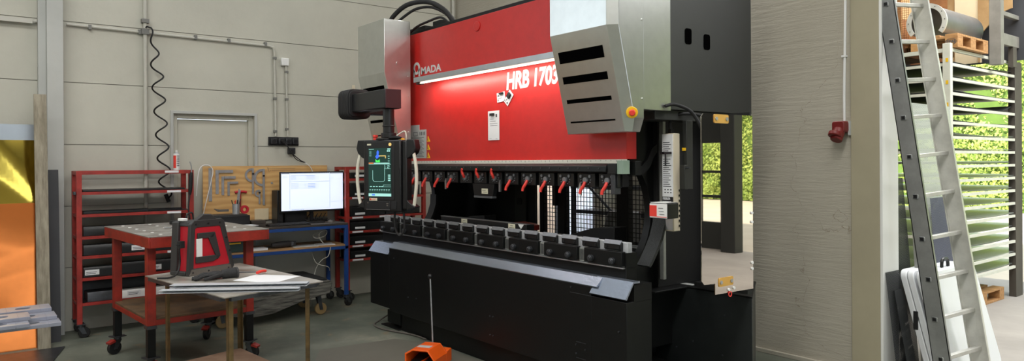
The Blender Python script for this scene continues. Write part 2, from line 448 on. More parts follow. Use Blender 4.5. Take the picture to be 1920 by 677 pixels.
# left wall of aerated panels with open joints, door opening Y 1.86..2.74 up to z 2.19
w = MB()
zs = [0, .63, 1.235, 1.845, 2.462, 3.062, 3.655, 4.26, 4.87, CEIL]
DY0, DY1, DZ = 1.875, 2.735, 2.19
g = .0035
WY0, WY1 = -3.8, -.2
_bx = w.box
def wbox(x0, x1, y0, y1, z0, z1):
    if z1 > 2.47 and z0 < 4.86 and y0 < WY0 and y1 > WY1:
        _bx(x0, x1, y0, WY0, z0, z1); _bx(x0, x1, WY1, y1, z0, z1)
    else: _bx(x0, x1, y0, y1, z0, z1)
    return w
w.box = wbox
for a, b in zip(zs, zs[1:]):
    if a >= DZ - .3 and a > DZ - .5 and a >= 1.9: w.box(XW-.2, XW, -5.2, YB+.2, a+g, b-g)
    else:
        top = min(b-g, 9)
        if b > DZ:   # lintel panel
            w.box(XW-.2, XW, -5.2, DY0, a+g, b-g); w.box(XW-.2, XW, DY1, YB+.2, a+g, b-g); w.box(XW-.2, XW, DY0, DY1, DZ, b-g)
        else:
            w.box(XW-.2, XW, -5.2, DY0, a+g, b-g); w.box(XW-.2, XW, DY1, YB+.2, a+g, b-g)
w.m(1).box(XW-.205, XW-.012, -5.2, DY0-.002, 0, 2.462).box(XW-.205, XW-.012, -.2, DY0-.002, 2.462, CEIL).box(XW-.205, XW-.012, DY1+.002, YB+.2, 0, CEIL).box(XW-.205, XW-.012, DY0, DY1, DZ+.002, CEIL)
struct(w, 'wall_left', ['wall', 'joint'])
wf = MB()
for y in (WY0, -2.6, -1.4, -.24): wf.box(XW-.15, XW-.09, y, y+.05, 2.47, 4.87)
for z in (2.47, 3.65, 4.82): wf.box(XW-.15, XW-.09, WY0, WY1, z, z+.05)
struct(wf, 'window_1', 'rackw')  # unseen window, added so the right cover has something bright to reflect
# door
d = MB(); X0 = XW-.07
d.box(X0-.05, X0+.02, DY0, DY0+.05, 0, DZ).box(X0-.05, X0+.02, DY1-.05, DY1, 0, DZ).box(X0-.05, X0+.02, DY0+.05, DY1-.05, DZ-.05, DZ)
do = struct(MB().box(X0-.06, X0-.02, DY0+.05, DY1-.05, .01, DZ-.055), 'door_1', 'door', .003)
d.build('door_frame', 'door', do, .003)
MB().tube([(X0-.02, DY0+.12, 1.02), (X0+.03, DY0+.12, 1.02), (X0+.035, DY0+.14, 1.02), (X0+.035, DY0+.25, 1.02)], .009).build('door_handle', 'steel', do)
# frame moulding round the door on the wall face
t = MB()
t.prism([(DY0-.03, 0), (DY0, 0), (DY0, DZ), (DY1, DZ), (DY1, 0), (DY1+.03, 0), (DY1+.03, DZ+.03), (DY0-.03, DZ+.03)], 'x', XW, XW+.012)
struct(t, 'trim_1', 'pilaster', .002)
# column on the wall
struct(MB().box(XW, XW+.15, .725, .86, 0, CEIL), 'pillar_left', 'pilaster', .004)
struct(MB().box(XW, XW+.09, .66, .725, 0, CEIL), 'trim_2', 'pilaster', .003)
# back wall (board-marked concrete) with the end that the beige pier closes
struct(MB().box(XW, -2.739, YB, YB+.26, 0, CEIL), 'wall_back', 'concrete')
struct(MB().box(-2.739, -2.52, YB-.012, YB+.25, 0, CEIL), 'trim_3', 'beige', .004)
struct(MB().box(-2.52, -2.50, YB-.012, YB+.25, 0, CEIL), 'trim_4', 'reveal', .002)
struct(MB().box(-3.75, -2.739, YB-.03, YB, 0, .035), 'baseboard_back', 'concrete', .004)
# remaining shell
struct(MB().box(XW-.2, 8.2, -5.4, -5.2, 0, CEIL), 'wall_front', 'wall')
struct(MB().box(8.0, 8.2, -5.2, -.6, 0, CEIL).box(8.0, 8.2, 3.2, 11.3, 0, CEIL).box(8.0, 8.2, -.6, 3.2, 3.2, CEIL), 'wall_right', 'wall')  # gap is an unseen gateway, added as daylight for the metal sheets to reflect
struct(MB().box(XW-.2, 8.2, -5.4, 11.6, CEIL, CEIL+.15), 'ceiling', 'ceiling')
# far side of the bay: wide openings onto the yard
r = MB()
r.box(-9, -7.2, 11.14, 11.4, 0, CEIL).box(-7.2, 2.0, 11.14, 11.4, 4.3, CEIL).box(2.0, 8.2, 11.14, 11.4, 3.4, CEIL).box(5.6, 8.2, 11.14, 11.4, 0, 3.4)
struct(r, 'wall_rear', 'blackgreen')
struct(MB().box(-9.2, -9, YB, 11.4, 0, CEIL), 'wall_bay', 'wall')
pp = MB().box(2.0, 2.30, 10.9, 11.15, 0, CEIL)
struct(pp, 'pillar_rear', 'blackgreen', .01)
# glazed sliding gate beside that pillar
gt = MB()
gt.box(2.3, 5.6, 11.2, 11.26, 0, .5).box(2.3, 5.6, 11.2, 11.26, 1.98, 3.4)
for z in (.98, 1.44): gt.box(2.3, 5.6, 11.2, 11.25, z-.025, z+.025)
for i in range(7): gt.box(2.42 + i*.515, 2.45 + i*.515, 11.2, 11.25, .5, 1.98)
struct(gt, 'window_2', 'blackgreen')

# unseen glowing panels, added as skylights to light the hall
for i, (x, y0, y1, wd) in enumerate(((-7.6, .4, 4.4, 1.1), (-5.2, -3.5, 1.0, 1.1), (-1.2, -3.5, 3.6, 1.1), (3.2, -3.5, 3.6, 1.1))):
    struct(MB().box(x-wd/2, x+wd/2, y0, y1, CEIL-.03, CEIL-.004), 'window_%d' % (i+4), 'sky_panel')

# conduits, cable tray
c = MB()
def clip(mb, y, z, horiz): mb.box(XW+.004, XW+.038, y-.012, y+.012, z-.016, z+.016)
ct = thing('wall_conduit', 'grey plastic conduit along the wall turning down to the sockets', 'conduit', (XW+.02, 2.0, 3.0))
pts = [(XW+.02, .9, 3.03), (XW+.02, 2.9, 3.005), (XW+.02, 2.95, 2.99), (XW+.02, 2.962, 2.94), (XW+.02, 2.975, 1.965)]
MB().tube(pts, .014, 10).build('pipe', 'conduit', ct)
k = MB()
for y in (1.1, 1.55, 2.1, 2.45, 2.86): k.box(XW, XW+.04, y-.014, y+.014, 3.0, 3.045)
for z in (2.87, 2.4, 2.02): k.box(XW, XW+.04, 2.95, 2.985, z-.014, z+.014)
k.build('pipe_clip', 'clip', ct)
ct = thing('surface_conduit', 'upright conduit running from ceiling to floor behind the hanging cord', 'conduit', (XW+.03, 1.6, 0))
MB().tube([(XW+.03, 1.6, .3), (XW+.03, 1.6, CEIL)], .02, 10).build('pipe', 'conduit', ct)
MB().box(XW, XW+.06, 1.565, 1.635, 3.0, 3.06).box(XW, XW+.06, 1.565, 1.635, 3.12, 3.16).build('pipe_clip', 'clip', ct)
ct = thing('cable_tray', 'slim cable tray along the wall left of the white column', 'conduit', (XW+.03, .3, 3.0))
MB().box(XW, XW+.06, -1.5, .62, 3.0, 3.04).tube([(XW+.03, .62, 3.02), (XW+.03, .655, 3.03)], .016).build('tray', 'conduit', ct)
MB().box(XW, XW+.07, .25, .29, 2.98, 3.0).build('tray_clip', 'clip', ct)
ct = thing('short_conduit', 'short vertical conduit under the small white junction box', 'conduit', (XW+.02, 3.1, 2))
MB().tube([(XW+.02, 3.115, 1.965), (XW+.02, 3.1, 2.79)], .012, 10).build('pipe', 'conduit', ct)
k = MB()
for z in (2.72, 2.4, 2.05): k.box(XW, XW+.035, 3.09, 3.125, z-.012, z+.012)
k.build('pipe_clip', 'clip', ct)
ct = thing('corner_conduit', 'thin pipe in the far corner above the red panel', 'conduit', (XW+.06, 5.42, 2))
MB().tube([(XW+.05, 5.43, .01), (XW+.05, 5.43, CEIL)], .018, 8).build('pipe', 'conduit', ct)
solo(MB().box(XW, XW+.045, 3.04, 3.13, 2.79, 2.88), 'junction_box', 'white', 'small square white junction box on the wall', 'junction box', bevel=.006)
solo(MB().box(XW, XW+.01, 3.945, 3.985, 2.42, 2.62).box(XW+.01, XW+.018, 3.955, 3.975, 2.45, 2.47).box(XW+.01, XW+.018, 3.955, 3.975, 2.57, 2.59), 'wall_bracket', 'cream', 'small cream bracket plate on the wall left of the tall grey cover', 'bracket', bevel=.002)
s = thing('socket_row', 'dark double power socket block under two conduits', 'socket', (XW, 3.04, 1.9))
MB().box(XW, XW+.02, 2.89, 3.25, 1.855, 1.955).build('back_plate', 'plastic', s, .006)
for y in (2.945, 3.035, 3.12, 3.20):
    o = MB().box(XW+.02, XW+.05, y-.036, y+.036, 1.87, 1.94).build('socket', 'socket', s, .006)
    MB().cyl((XW+.05, y, 1.905), (XW+.054, y, 1.905), .022, 16).build('socket_face', 'plastic', o)
s = thing('small_socket', 'single dark socket hanging just below the socket row', 'socket', (XW, 3.16, 1.79))
MB().box(XW, XW+.05, 3.115, 3.20, 1.755, 1.83).build('socket_body', 'socket', s, .008)
MB().cyl((XW+.05, 3.157, 1.79), (XW+.055, 3.157, 1.79), .024, 16).build('socket_face', 'plastic', s)
# plug and leads from the sockets
cb = thing('power_lead', 'black lead with white collar dangling from the wall socket', 'cable', (XW+.06, 3.1, 1.6))
MB().cyl((XW+.05, 3.035, 1.905), (XW+.10, 3.04, 1.90), .018, 12).build('plug', 'rubber', cb)
MB().tube([(XW+.09, 3.04, 1.9), (XW+.11, 3.08, 1.84), (XW+.08, 3.15, 1.76), (XW+.05, 3.26, 1.68), (XW+.04, 3.32, 1.655)], .006, 6, 6).build('lead', 'rubber', cb)
MB().tube([(XW+.09, 3.06, 1.9), (XW+.12, 3.13, 1.76), (XW+.08, 3.2, 1.69), (XW+.04, 3.31, 1.655)], .005, 6, 6).build('second_lead', 'rubber', cb)
MB().tube([(XW+.04, 3.31, 1.655), (XW+.05, 3.38, 1.60), (XW+.05, 3.42, 1.5)], .005, 6, 6).build('white_lead', 'white', cb, label='white cable')

# coiled hanging cord
h = []
n = 150
for i in range(n+1):
    t = i / n; z = 3.06 - 1.76*t
    a = 2*PI*7.2*t
    amp = .012 + .055*min(1, t*4)
    h.append((-8.14 + amp*math.sin(a), 1.63 + .14*t**.6 + amp*math.cos(a)*.85, z))
cd = thing('coiled_cord', 'black coiled cord hanging down the wall in front of the red rack', 'cable', (-8.15, 1.65, 1.4))
MB().tube([(XW+.03, 1.6, 3.06), (-8.2, 1.61, 3.08)] + h, .0085, 8).build('cord', 'rubber', cd)
MB().cyl((-8.14, 1.77, 1.33), (-8.14, 1.80, 1.25), .02, 10).build('connector', 'rubber', cd)

# ------------------------------------------------------------------ sheets and plank at far left
def lean(x0, x1, y0, y1, z0, z1, th):    # sheet parallel to the left wall leaning its top towards it
    return MB().prism([(x0, z0), (x0+th, z0), (x1+th, z1), (x1, z1)], 'y', y0, y1)
def bent(xb, y0, y1, z1, slope, th, ny=44, nz=60):
    mb = MB(); F_, B_ = [], []
    for i in range(ny+1):
        y = y0 + (y1-y0)*i/ny; x = xb; r1, r2 = [], []
        for j in range(nz+1):
            z = z1*j/nz
            r1.append(mb.bm.verts.new((x, y, z))); r2.append(mb.bm.verts.new((x-th, y, z)))
            x += slope(y, z)*z1/nz
        F_.append(r1); B_.append(r2)
    for i in range(ny):
        for j in range(nz):
            mb._f([F_[i][j], F_[i+1][j], F_[i+1][j+1], F_[i][j+1]]); mb._f([B_[i][j], B_[i][j+1], B_[i+1][j+1], B_[i+1][j]])
    for i in range(ny):
        mb._f([F_[i][0], B_[i][0], B_[i+1][0], F_[i+1][0]]); mb._f([F_[i][nz], F_[i+1][nz], B_[i+1][nz], B_[i][nz]])
    for j in range(nz):
        mb._f([F_[0][j], F_[0][j+1], B_[0][j+1], B_[0][j]]); mb._f([F_[ny][j], B_[ny][j], B_[ny][j+1], F_[ny][j+1]])
    return mb
def sst(x): x = max(0, min(1, x)); return x*x*(3-2*x)
def brass_slope(y, z):
    u = y - .35
    zu = 1.80 - 1.5*u - .9*u*u; zl = 1.46 - .75*u - .3*u*u
    k = sst((z-zl)/.05) * (1 - sst((z-zu)/.08))
    return -.112 + .075*k
def copper_slope(y, z):
    k = sst((z-.50-.25*y)/.06) * (1-sst((z-.62-.35*y)/.10)) + .7*sst((z-.93+.2*y)/.04)*(1-sst((z-1.0+.3*y)/.05))
    return -.125 + .012*math.sin(z*7+y*5) + .06*k
solo(bent(-7.70, -1.2, .675, 1.30, copper_slope, .004), 'copper_sheet', 'copper', 'tall bright copper sheet leaning low against the left wall', 'metal sheet')
solo(bent(-7.93, -1.2, .66, 1.88, brass_slope, .003), 'brass_sheet', 'brass', 'mirror bright brass sheet rising above the copper sheet', 'metal sheet')
solo(lean(-7.97, -8.16, -1.2, .63, .0, 2.03, .005), 'zinc_sheet', 'zinc', 'pale blue-grey sheet standing highest behind the brass sheet', 'metal sheet')
solo(lean(-7.84, -7.99, .67, .80, .0, 1.60, .004), 'steel_strip', 'sheetd', 'narrow dark steel strip between plank and white column', 'metal strip')
solo(lean(-7.64, -7.92, .60, .70, .0, 2.30, .035), 'wooden_plank', 'plank', 'weathered grey plank leaning upright over the copper sheet', 'plank', bevel=.003)
solo(MB().prism([(-7.56, .80), (-7.60, -1.0), (-6.9, -1.0), (-6.55, .52)], 'z', 0, .012), 'floor_plate', 'dsteel', 'dark steel plate lying on the floor before the copper sheet', 'steel plate')
# flat bars with holes on a trestle
def bar_ob(z, x0, dy, ang, label, ln=.55, wd=.13, th=.024):
    # slab with through-hole pattern built as outline quads around each hole
    mb = MB(); x = 0
    def seg(a, b): mb.box(a, b, -wd/2, wd/2, 0, th)
    holes = [ln-.16, ln-.40]
    seg_start = 0
    n = 16
    for hc in sorted(holes):
        r_ = .040; a, b = hc-wd/2, hc+wd/2
        seg(seg_start, a); seg_start = b
        outer = []; inner = []
        for i in range(n):
            t = 2*PI*i/n + PI/n*0
            cx, cy = math.cos(t), math.sin(t)
            k_ = min((wd/2)/abs(cx) if abs(cx) > 1e-6 else 9, (wd/2)/abs(cy) if abs(cy) > 1e-6 else 9)
            outer.append((hc+cx*k_, cy*k_)); inner.append((hc+cx*r_*1.15, cy*r_))
        for zz, fl_ in ((0, 1), (th, 0)):
            vo = [mb.bm.verts.new((p[0], p[1], zz)) for p in outer]; vi = [mb.bm.verts.new((p[0], p[1], zz)) for p in inner]
            for i in range(n): mb._f([vo[i], vo[(i+1) % n], vi[(i+1) % n], vi[i]])
            if zz == 0: vi0, vo0 = vi, vo
            else:
                for i in range(n): mb._f([vi0[i], vi0[(i+1) % n], vi[(i+1) % n], vi[i]])
                for i in range(n): mb._f([vo0[i], vo0[(i+1) % n], vo[(i+1) % n], vo[i]])
    seg(seg_start, ln)
    o = mb.build('flat_bar', 'barsteel', None, .0015)
    o.location = (x0[0], x0[1], z); o.rotation_euler = (0, 0, ang)
    return tag(o, label, 'metal bar', 'drilled flat bars at the left edge')
def put(fx, fy, ztop, label, ln, wd):
    # (fx, fy): far right corner of the bar's end
    o = bar_ob(ztop-.024, (fx-wd/2, fy-ln), 0, R(90), label, ln=ln, wd=wd, th=.024)
put(-5.60, .574, .600, 'drilled grey flat bar, longest and lowest of the stack', .60, .18)
put(-5.73, .562, .6245, 'drilled flat bar on the lowest one, second from the bottom', .62, .20)
put(-5.925, .549, .649, 'drilled flat bar topmost at the back of the stack', .64, .19)
put(-5.55, .394, .6245, 'short drilled bar at the front, beneath another short one', .46, .175)
put(-5.67, .407, .649, 'short drilled bar topmost at the front of the stack', .46, .19)
tr = thing('bar_trestle', 'dark steel trestle under the stack of drilled flat bars', 'trestle', (-5.8, .05, 0))
MB().box(-6.12, -5.5, .02, .08, .52, .5755).build('top_rail', 'dsteel', tr, .004)
for x in (-6.08, -5.56): MB().box(x, x+.04, .03, .07, 0, .52).build('leg', 'dsteel', tr, .003)

# ------------------------------------------------------------------ casters (shared helper)
def caster(parent, x, y, ztop, rz=0, brake=True, r=.055, wm='rubber', plate=.05):
    mx = T3((x, y, 0), rz)
    o = MB().box(-plate, plate, -plate, plate, ztop-.008, ztop, mx)
    o.cyl(mx @ Vector((0, 0, ztop-.03)), mx @ Vector((0, 0, ztop-.008)), .03, 14)
    for sy in (-.022, .022): o.prism([(-.025, ztop-.03), (.025, ztop-.03), (.05, r-.012), (.015, r-.012)], 'y', sy-.002, sy+.002, mx)
    c_ = o.build('caster', 'dsteel', parent)
    MB().cyl(mx @ Vector((.03, -.017, r)), mx @ Vector((.03, .017, r)), r, 24).build('wheel', wm, c_, .005)
    if brake: MB().prism([(.03, ztop-.045), (.085, ztop-.06), (.09, ztop-.045), (.04, ztop-.025)], 'y', -.028, .028, mx).build('brake_lever', 'rackred', c_)
    return c_

# ------------------------------------------------------------------ red tool racks at the wall
def tool_rack(nm, lab, y0, y1, xf, xb, levels, ztop):
    t = thing(nm, lab, 'shelf rack', ((xf+xb)/2, (y0+y1)/2, 0))
    pw = .045
    for x in (xf-pw, xb):
        for y in (y0, y1-pw): MB().box(x, x+pw, y, y+pw, .13, ztop).build('post', 'rackred', t, .002)
    for z in levels:
        s_ = MB().box(xf-.02, xf-.002, y0+pw, y1-pw, z-.028, z).box(xb+.002, xb+.02, y0+pw, y1-pw, z-.028, z)
        s_.box(xb+.02, xf-.02, y0+.004, y0+.02, z-.028, z).box(xb+.02, xf-.02, y1-.02, y1-.004, z-.028, z)
        so = s_.build('shelf', 'rackred', t)
        MB().box(xb+.02, xf-.02, y0+.02, y1-.02, z-.006, z-.001).build('shelf_panel', 'dsteel', so)
    f_ = MB()
    for (a, b) in ((y0, y1),): f_.box(xf-.04, xf-.002, a+pw, b-pw, ztop-.035, ztop).box(xb+.002, xb+.04, a+pw, b-pw, ztop-.035, ztop)
    f_.box(xb+pw, xf-pw, y0, y0+.03, ztop-.035, ztop).box(xb+pw, xf-pw, y1-.03, y1, ztop-.035, ztop)
    f_.build('top_frame', 'rackred', t)
    for x in (xf-pw/2, xb+pw/2):
        for y in (y0+.03, y1-.03): caster(t, x, y, .132, PI/2, False, .05, plate=.035)
    return t
XF, XB_ = -7.85, -8.2
lv = [1.385, 1.172, .962, .775, .567, .33]
rk = tool_rack('tool_rack', 'red steel tool rack on castors behind the red welding table', .93, 1.975, XF, XB_, lv, 1.585)
tgm = MB()
tg_lab = MB()
for z, y in ((1.385, 1.72), (1.172, 1.72), (.775, 1.72), (1.585, 1.70)):
    o = MB().box(XF, XF+.002, y, y+.13, z-.026, z-.004).build('shelf_label', 'paper', rk)
# clamps on left posts
MB().box(XF-.04, XF+.02, .905, .925, 1.36, 1.39).build('post_clamp', 'dsteel', rk, .003)
def bar_tool(y0, y1, z, h, d, label, lab=None, m='clamp', x=XF-.03, grp='press tools on the red rack'):
    t = thing('press_tool', label, 'press tool', (x-d/2, (y0+y1)/2, z), 0, grp)
    MB().prism([(x, z), (x, z+h*.7), (x-.012, z+h), (x-d+.01, z+h), (x-d, z+h*.85), (x-d, z)], 'y', y0, y1).build('tool_body', m, t, .002)
    if lab is not None:
        o = MB().box(x, x+.0015, lab, lab+.12, z+.02, z+.02+min(.05, h*.6)).build('tool_label', 'paper', t)
        MB().box(x+.0015, x+.002, lab+.01, lab+.09, z+.03, z+.036).box(x+.0015, x+.002, lab+.01, lab+.1, z+.045, z+.05).build('print', 'ink', o)
    return t
bar_tool(.99, 1.90, 1.386, .018, .22, 'thin dark steel rail on the highest shelf of the left rack', x=XF-.05)
bar_tool(.99, 1.55, 1.173, .03, .1, 'thin dark steel bar on the second highest shelf, left part')
bar_tool(1.35, 1.90, 1.173, .02, .06, 'flat dark steel bar behind the thin one, second highest shelf', x=XF-.16)
bar_tool(.99, 1.50, .963, .09, .12, 'black press tool bar on the middle shelf, left part')
bar_tool(.99, 1.88, .776, .10, .11, 'long black press tool bar with a label near its middle', 1.40)
bar_tool(.99, 1.26, .568, .095, .12, 'black press tool block with a label at its left end', 1.0)
bar_tool(1.27, 1.90, .568, .115, .12, 'black press tool bar with a label, right of the labelled block', 1.55)
bar_tool(1.02, 1.30, .331, .09, .2, 'grey steel box on the lowest shelf of the left rack', m='dsteel')
bar_tool(1.31, 1.88, .331, .075, .15, 'white faced long bar on the lowest shelf', 1.36, m='white')
bar_tool(.99, 1.88, .331, .17, .06, 'tall dark bar at the back of the lowest shelf', x=XF-.25)
# spray can and torch on the rack's right end
sp = thing('spray_can', 'red and white spray can on the red rack top', 'spray can', (-8.0, 1.845, 1.585), local=True)
o = MB().cyl((0, 0, 0), (0, 0, .17), .03, 24).build('can_body', 'white', sp)
MB().cyl((0, 0, .17), (0, 0, .185), .03, 24, .014).build('shoulder', 'steel', sp)
MB().cyl((0, 0, .185), (0, 0, .205), .011, 14).box(.008, .02, -.003, .003, .196, .202).build('nozzle', 'white', sp)
mb = MB()
for i in range(12):
    a0, a1 = R(-140) + i*R(10), R(-140) + (i+1)*R(10)
    mb.quad([(.0305*math.cos(a0), .0305*math.sin(a0), .02), (.0305*math.cos(a1), .0305*math.sin(a1), .02), (.0305*math.cos(a1), .0305*math.sin(a1), .15), (.0305*math.cos(a0), .0305*math.sin(a0), .15)])
mb.build('red_band', 'lever', sp)
mb = MB()
for j in range(6):
    z = .04 + j*.02
    for i in range(6):
        a0, a1 = R(-10)+i*R(9), R(-10)+(i+1)*R(9)
        mb.quad([(.0306*math.cos(a0), .0306*math.sin(a0), z), (.0306*math.cos(a1), .0306*math.sin(a1), z), (.0306*math.cos(a1), .0306*math.sin(a1), z+.008), (.0306*math.cos(a0), .0306*math.sin(a0), z+.008)])
mb.build('printed_lines', 'ink', sp)
to = thing('gas_torch', 'black handled torch with a bent tip standing at the rack end', 'torch', (-7.82, 1.93, 1.3))
MB().tube([(-7.83, 1.93, 1.33), (-7.825, 1.935, 1.40), (-7.82, 1.94, 1.52), (-7.82, 1.945, 1.56)], lambda t: .012+.008*math.sin(PI*t), 10, 5).build('grip', 'rubber', to)
MB().tube([(-7.82, 1.945, 1.55), (-7.82, 1.945, 1.62), (-7.82, 1.93, 1.67)], .006, 8, 4).build('tip', 'steel', to)
MB().tube([(-7.83, 1.93, 1.34), (-7.80, 1.91, 1.2), (-7.80, 1.92, 1.05), (-7.80, 1.88, .98)], .008, 8, 6).build('hose', 'rubber', to)

# second rack behind the bench with labelled black trays
lv2 = [1.46, 1.24, 1.005, .835, .665, .50]
rk2 = tool_rack('tool_rack', 'red tool rack with labelled black trays left of the press brake', 3.68, 4.78, -7.88, -8.2, lv2, 1.60)
for z in lv2[1:]:
    for y in (3.76, 4.12): 
        MB().box(-7.88, -7.878, y, y+.14, z-.024, z-.004).build('shelf_label', 'paper', rk2)
for i, z in enumerate(lv2):
    nth = ('uppermost', 'second', 'third', 'fourth', 'fifth', 'lowest')[i]
    t = thing('tool_tray', 'black tool tray on the %s shelf of the rack left of the press' % nth, 'tool tray', (-8.05, 4.2, z), 0, 'black tool trays on the far rack')
    hh = (.07, .16, .11, .1, .1, .09)[i]
    MB().box(-8.16, -7.89, 3.74, 4.20, z+.001, z+hh).box(-8.14, -7.90, 4.22, 4.70, z+.001, z+hh*.8).build('tray_body', 'clamp', t, .004)
    MB().box(-7.889, -7.886, 3.80, 3.93, z+.02, z+.045).build('tray_label', 'paper', t)

# ------------------------------------------------------------------ red welding table
RT = thing('welding_table', 'red steel welding table with grey perforated top on black extension legs', 'table', (-6.585, 1.556, 0), R(4.5), local=True)
tx0, tx1, ty0, ty1, tz = -.66, .63, -.44, .50, 1.10
o = MB().box(tx0, tx1, ty0, ty1, tz-.008, tz).build('top_plate', 'sheetgrey', RT, .002)
mb = MB()
for ix in range(6):
    for iy in range(4):
        x, y = tx0+.12+ix*.21, ty0+.12+iy*.22
        mb.cyl((x, y, tz-.001), (x, y, tz+.004), .013, 12)
mb.build('plug', 'white', o)
fr = MB()
fr.box(tx0, tx1, ty0, ty0+.012, tz-.09, tz-.008).box(tx0, tx1, ty1-.012, ty1, tz-.09, tz-.008).box(tx0, tx0+.012, ty0+.012, ty1-.012, tz-.09, tz-.008).box(tx1-.012, tx1, ty0+.012, ty1-.012, tz-.09, tz-.008)
fr.build('apron', 'tablered', RT, .003)
for sx in (-1, 1):
    for sy in (-1, 1):
        x, y = sx*.475 + (0 if sx < 0 else .0), sy*.385
        lo = MB().box(x-.032, x+.032, y-.032, y+.032, .40, tz-.008).build('leg', 'tablered', RT, .003)
        MB().box(x-.037, x+.037, y-.037, y+.037, .375, .40).build('leg_collar', 'dsteel', lo)
        MB().box(x-.029, x+.029, y-.029, y+.029, .155, .375).build('leg_extension', 'black', lo, .002, label='black lower leg')
        caster(RT, x, y, .155, R(-70 if sx < 0 else 10) + (0 if sy < 0 else .5), True, .058)
MB().box(-.50, .50, -.41, .41, .44, .458).build('lower_shelf', 'plyshelf', RT, .002)
MB().box(-.505, .505, -.415, -.40, .40, .44).box(-.505, .505, .40, .415, .40, .44).box(-.505, -.49, -.40, .40, .40, .44).box(.49, .505, -.40, .40, .40, .44).build('shelf_frame', 'tablered', RT)
mxT = T3((-6.585, 1.556, 0), R(4.5))
t = solo(MB().prism([(a*.6, b) for a, b in rbox(-.045, .045, 0, .035, .012)], 'y', -.03, .03), 'tape_measure', 'rubber', 'small black tape measure on the welding table', 'tape measure', bevel=.003)
t.location = (-6.95, 1.58, 1.104); t.rotation_euler = (0, 0, .5)
pl = thing('caliper', 'slim steel caliper lying open on the welding table', 'caliper', (-6.55, 1.52, 1.105), R(60), local=True)
MB().box(-.1, .1, -.006, .006, 0, .006).build('beam', 'steel', pl)
MB().prism([(-.1, -.006), (-.07, -.04), (-.085, -.045), (-.11, -.006)], 'z', 0, .006).prism([(-.04, -.006), (-.045, -.045), (-.058, -.04), (-.06, -.006)], 'z', 0, .007).build('jaw', 'steel', pl)
# papers and black folder at the back right of the table
t = thing('paper_stack', 'loose white papers on the black case above the table corner', 'paper', (-7.7, 2.15, 1.1), local=True)

# ------------------------------------------------------------------ grey work table
GT = thing('work_table', 'low grey steel-topped work table with rusty angle legs and a wooden shelf', 'table', (-5.13, 1.54, 0))
Lc, Fc, Rc, Bc = (-5.647, 1.089), (-4.417, 1.277), (-4.598, 1.978), (-5.87, 1.823)
MB().prism([Lc, Fc, Rc, Bc], 'z', .842, .850).build('table_top', 'greytop', GT, .001)
e = MB()
def edge(a, b, z0, z1, w_, mb):
    a, b = Vector((*a, 0)), Vector((*b, 0)); d_ = (b-a).normalized(); n_ = Vector((-d_.y, d_.x, 0))*w_
    a2, b2 = a + d_*.05, b - d_*.05
    mb.prism([tuple(a2[:2]), tuple(b2[:2]), tuple((b2+n_)[:2]), tuple((a2+n_)[:2])], 'z', z0, z1)
for a, b in ((Lc, Fc), (Fc, Rc), (Rc, Bc), (Bc, Lc)): edge(a, b, .818, .842, .03, e)
e.build('top_frame', 'dsteel', GT)
GL = [(-5.59, 1.208), (-4.53, 1.335), (-4.64, 1.90), (-5.74, 1.79)]
for i, (x, y) in enumerate(GL):
    sx = 1 if i in (0, 3) else -1; sy = 1 if i in (0, 1) else -1
    mx = T3((x, y, 0), R(8))
    MB().box(0, .032*sx, 0, .005*sy, 0, .818, mx).box(0, .005*sx, 0, .032*sy, 0, .818, mx).build('leg', 'angle', GT, .001)
MB().prism([(-5.57, 1.225), (-4.52, 1.36), (-4.66, 1.885), (-5.72, 1.775)], 'z', .19, .205).build('lower_shelf', 'plyshelf2', GT, .002)

# cordless device with trapezoid frame (red and charcoal) on the work table
DV = thing('power_case', 'red and charcoal trapezoid power unit with a white stripe, on the work table', 'power unit', (-5.40, 1.315, .851), R(112), local=True)
# local x: along the face to the right, local -y: towards the viewer
fr_out = [(-.005, 0), (.365, 0), (.385, .03), (.30, .375), (.275, .395), (.045, .395), (.015, .365)]
fr_in = [(.04, .05), (.34, .05), (.345, .06), (.265, .335), (.255, .34), (.07, .34), (.055, .33)]
mb = MB(); n = len(fr_out)
for yy in (-.012, .018):
    vo = [mb.bm.verts.new((a, yy, b)) for a, b in fr_out]; vi = [mb.bm.verts.new((a, yy, b)) for a, b in fr_in]
    for i in range(n): mb._f([vo[i], vo[(i+1) % n], vi[(i+1) % n], vi[i]])
    if yy < 0: v0, v1 = vo, vi
    else:
        for i in range(n):
            mb._f([v0[i], v0[(i+1) % n], vo[(i+1) % n], vo[i]]); mb._f([v1[i], v1[(i+1) % n], vi[(i+1) % n], vi[i]])
mb.build('front_frame', 'devgrey', DV, .006)
MB().prism([(0, .0), (.36, .0), (.35, .045), (.02, .045)], 'y', -.016, -.012).build('dusty_sill', 'dustgrey', DV)
MB().prism([(.04, .05), (.34, .05), (.345, .06), (.265, .335), (.255, .34), (.07, .34), (.055, .33)], 'y', -.006, .002).build('red_panel', 'devred', DV)
mb = MB()
mb.prism([(.07, .26), (.20, .26), (.215, .30), (.07, .30)], 'y', -.018, -.006)
mb.prism([(.16, .26), (.215, .30), (.262, .12), (.235, .095)], 'y', -.018, -.006)
mb.prism([(.055, .085), (.20, .085), (.262, .12), (.215, .13), (.055, .13)], 'y', -.018, -.006)
mb.build('grip_frame', 'devgrey', DV, .003)
MB().box(.062, .108, -.017, -.006, .13, .26).build('white_stripe', 'white', DV, .002)
MB().prism([(.02, .0), (.32, .0), (.25, .36), (.03, .36)], 'y', .018, .17).build('rear_body', 'devred', DV, .01)
mb = MB()
for (a, b) in fr_out[:1]: pass
mb.prism([(-.01, 0), (.03, 0), (.05, .38), (.01, .38)], 'y', .12, .19).prism([(-.01, .0), (.33, 0), (.33, .03), (-.01, .03)], 'y', .02, .19).prism([(.02, .35), (.26, .35), (.25, .385), (.03, .385)], 'y', .02, .19)
mb.build('rear_frame', 'devgrey', DV, .006)
MB().prism([(.06, .39), (.24, .39), (.19, .43), (.12, .435)], 'y', -.012, .03).build('carry_handle', 'devgrey', DV, .006)
mb = MB()
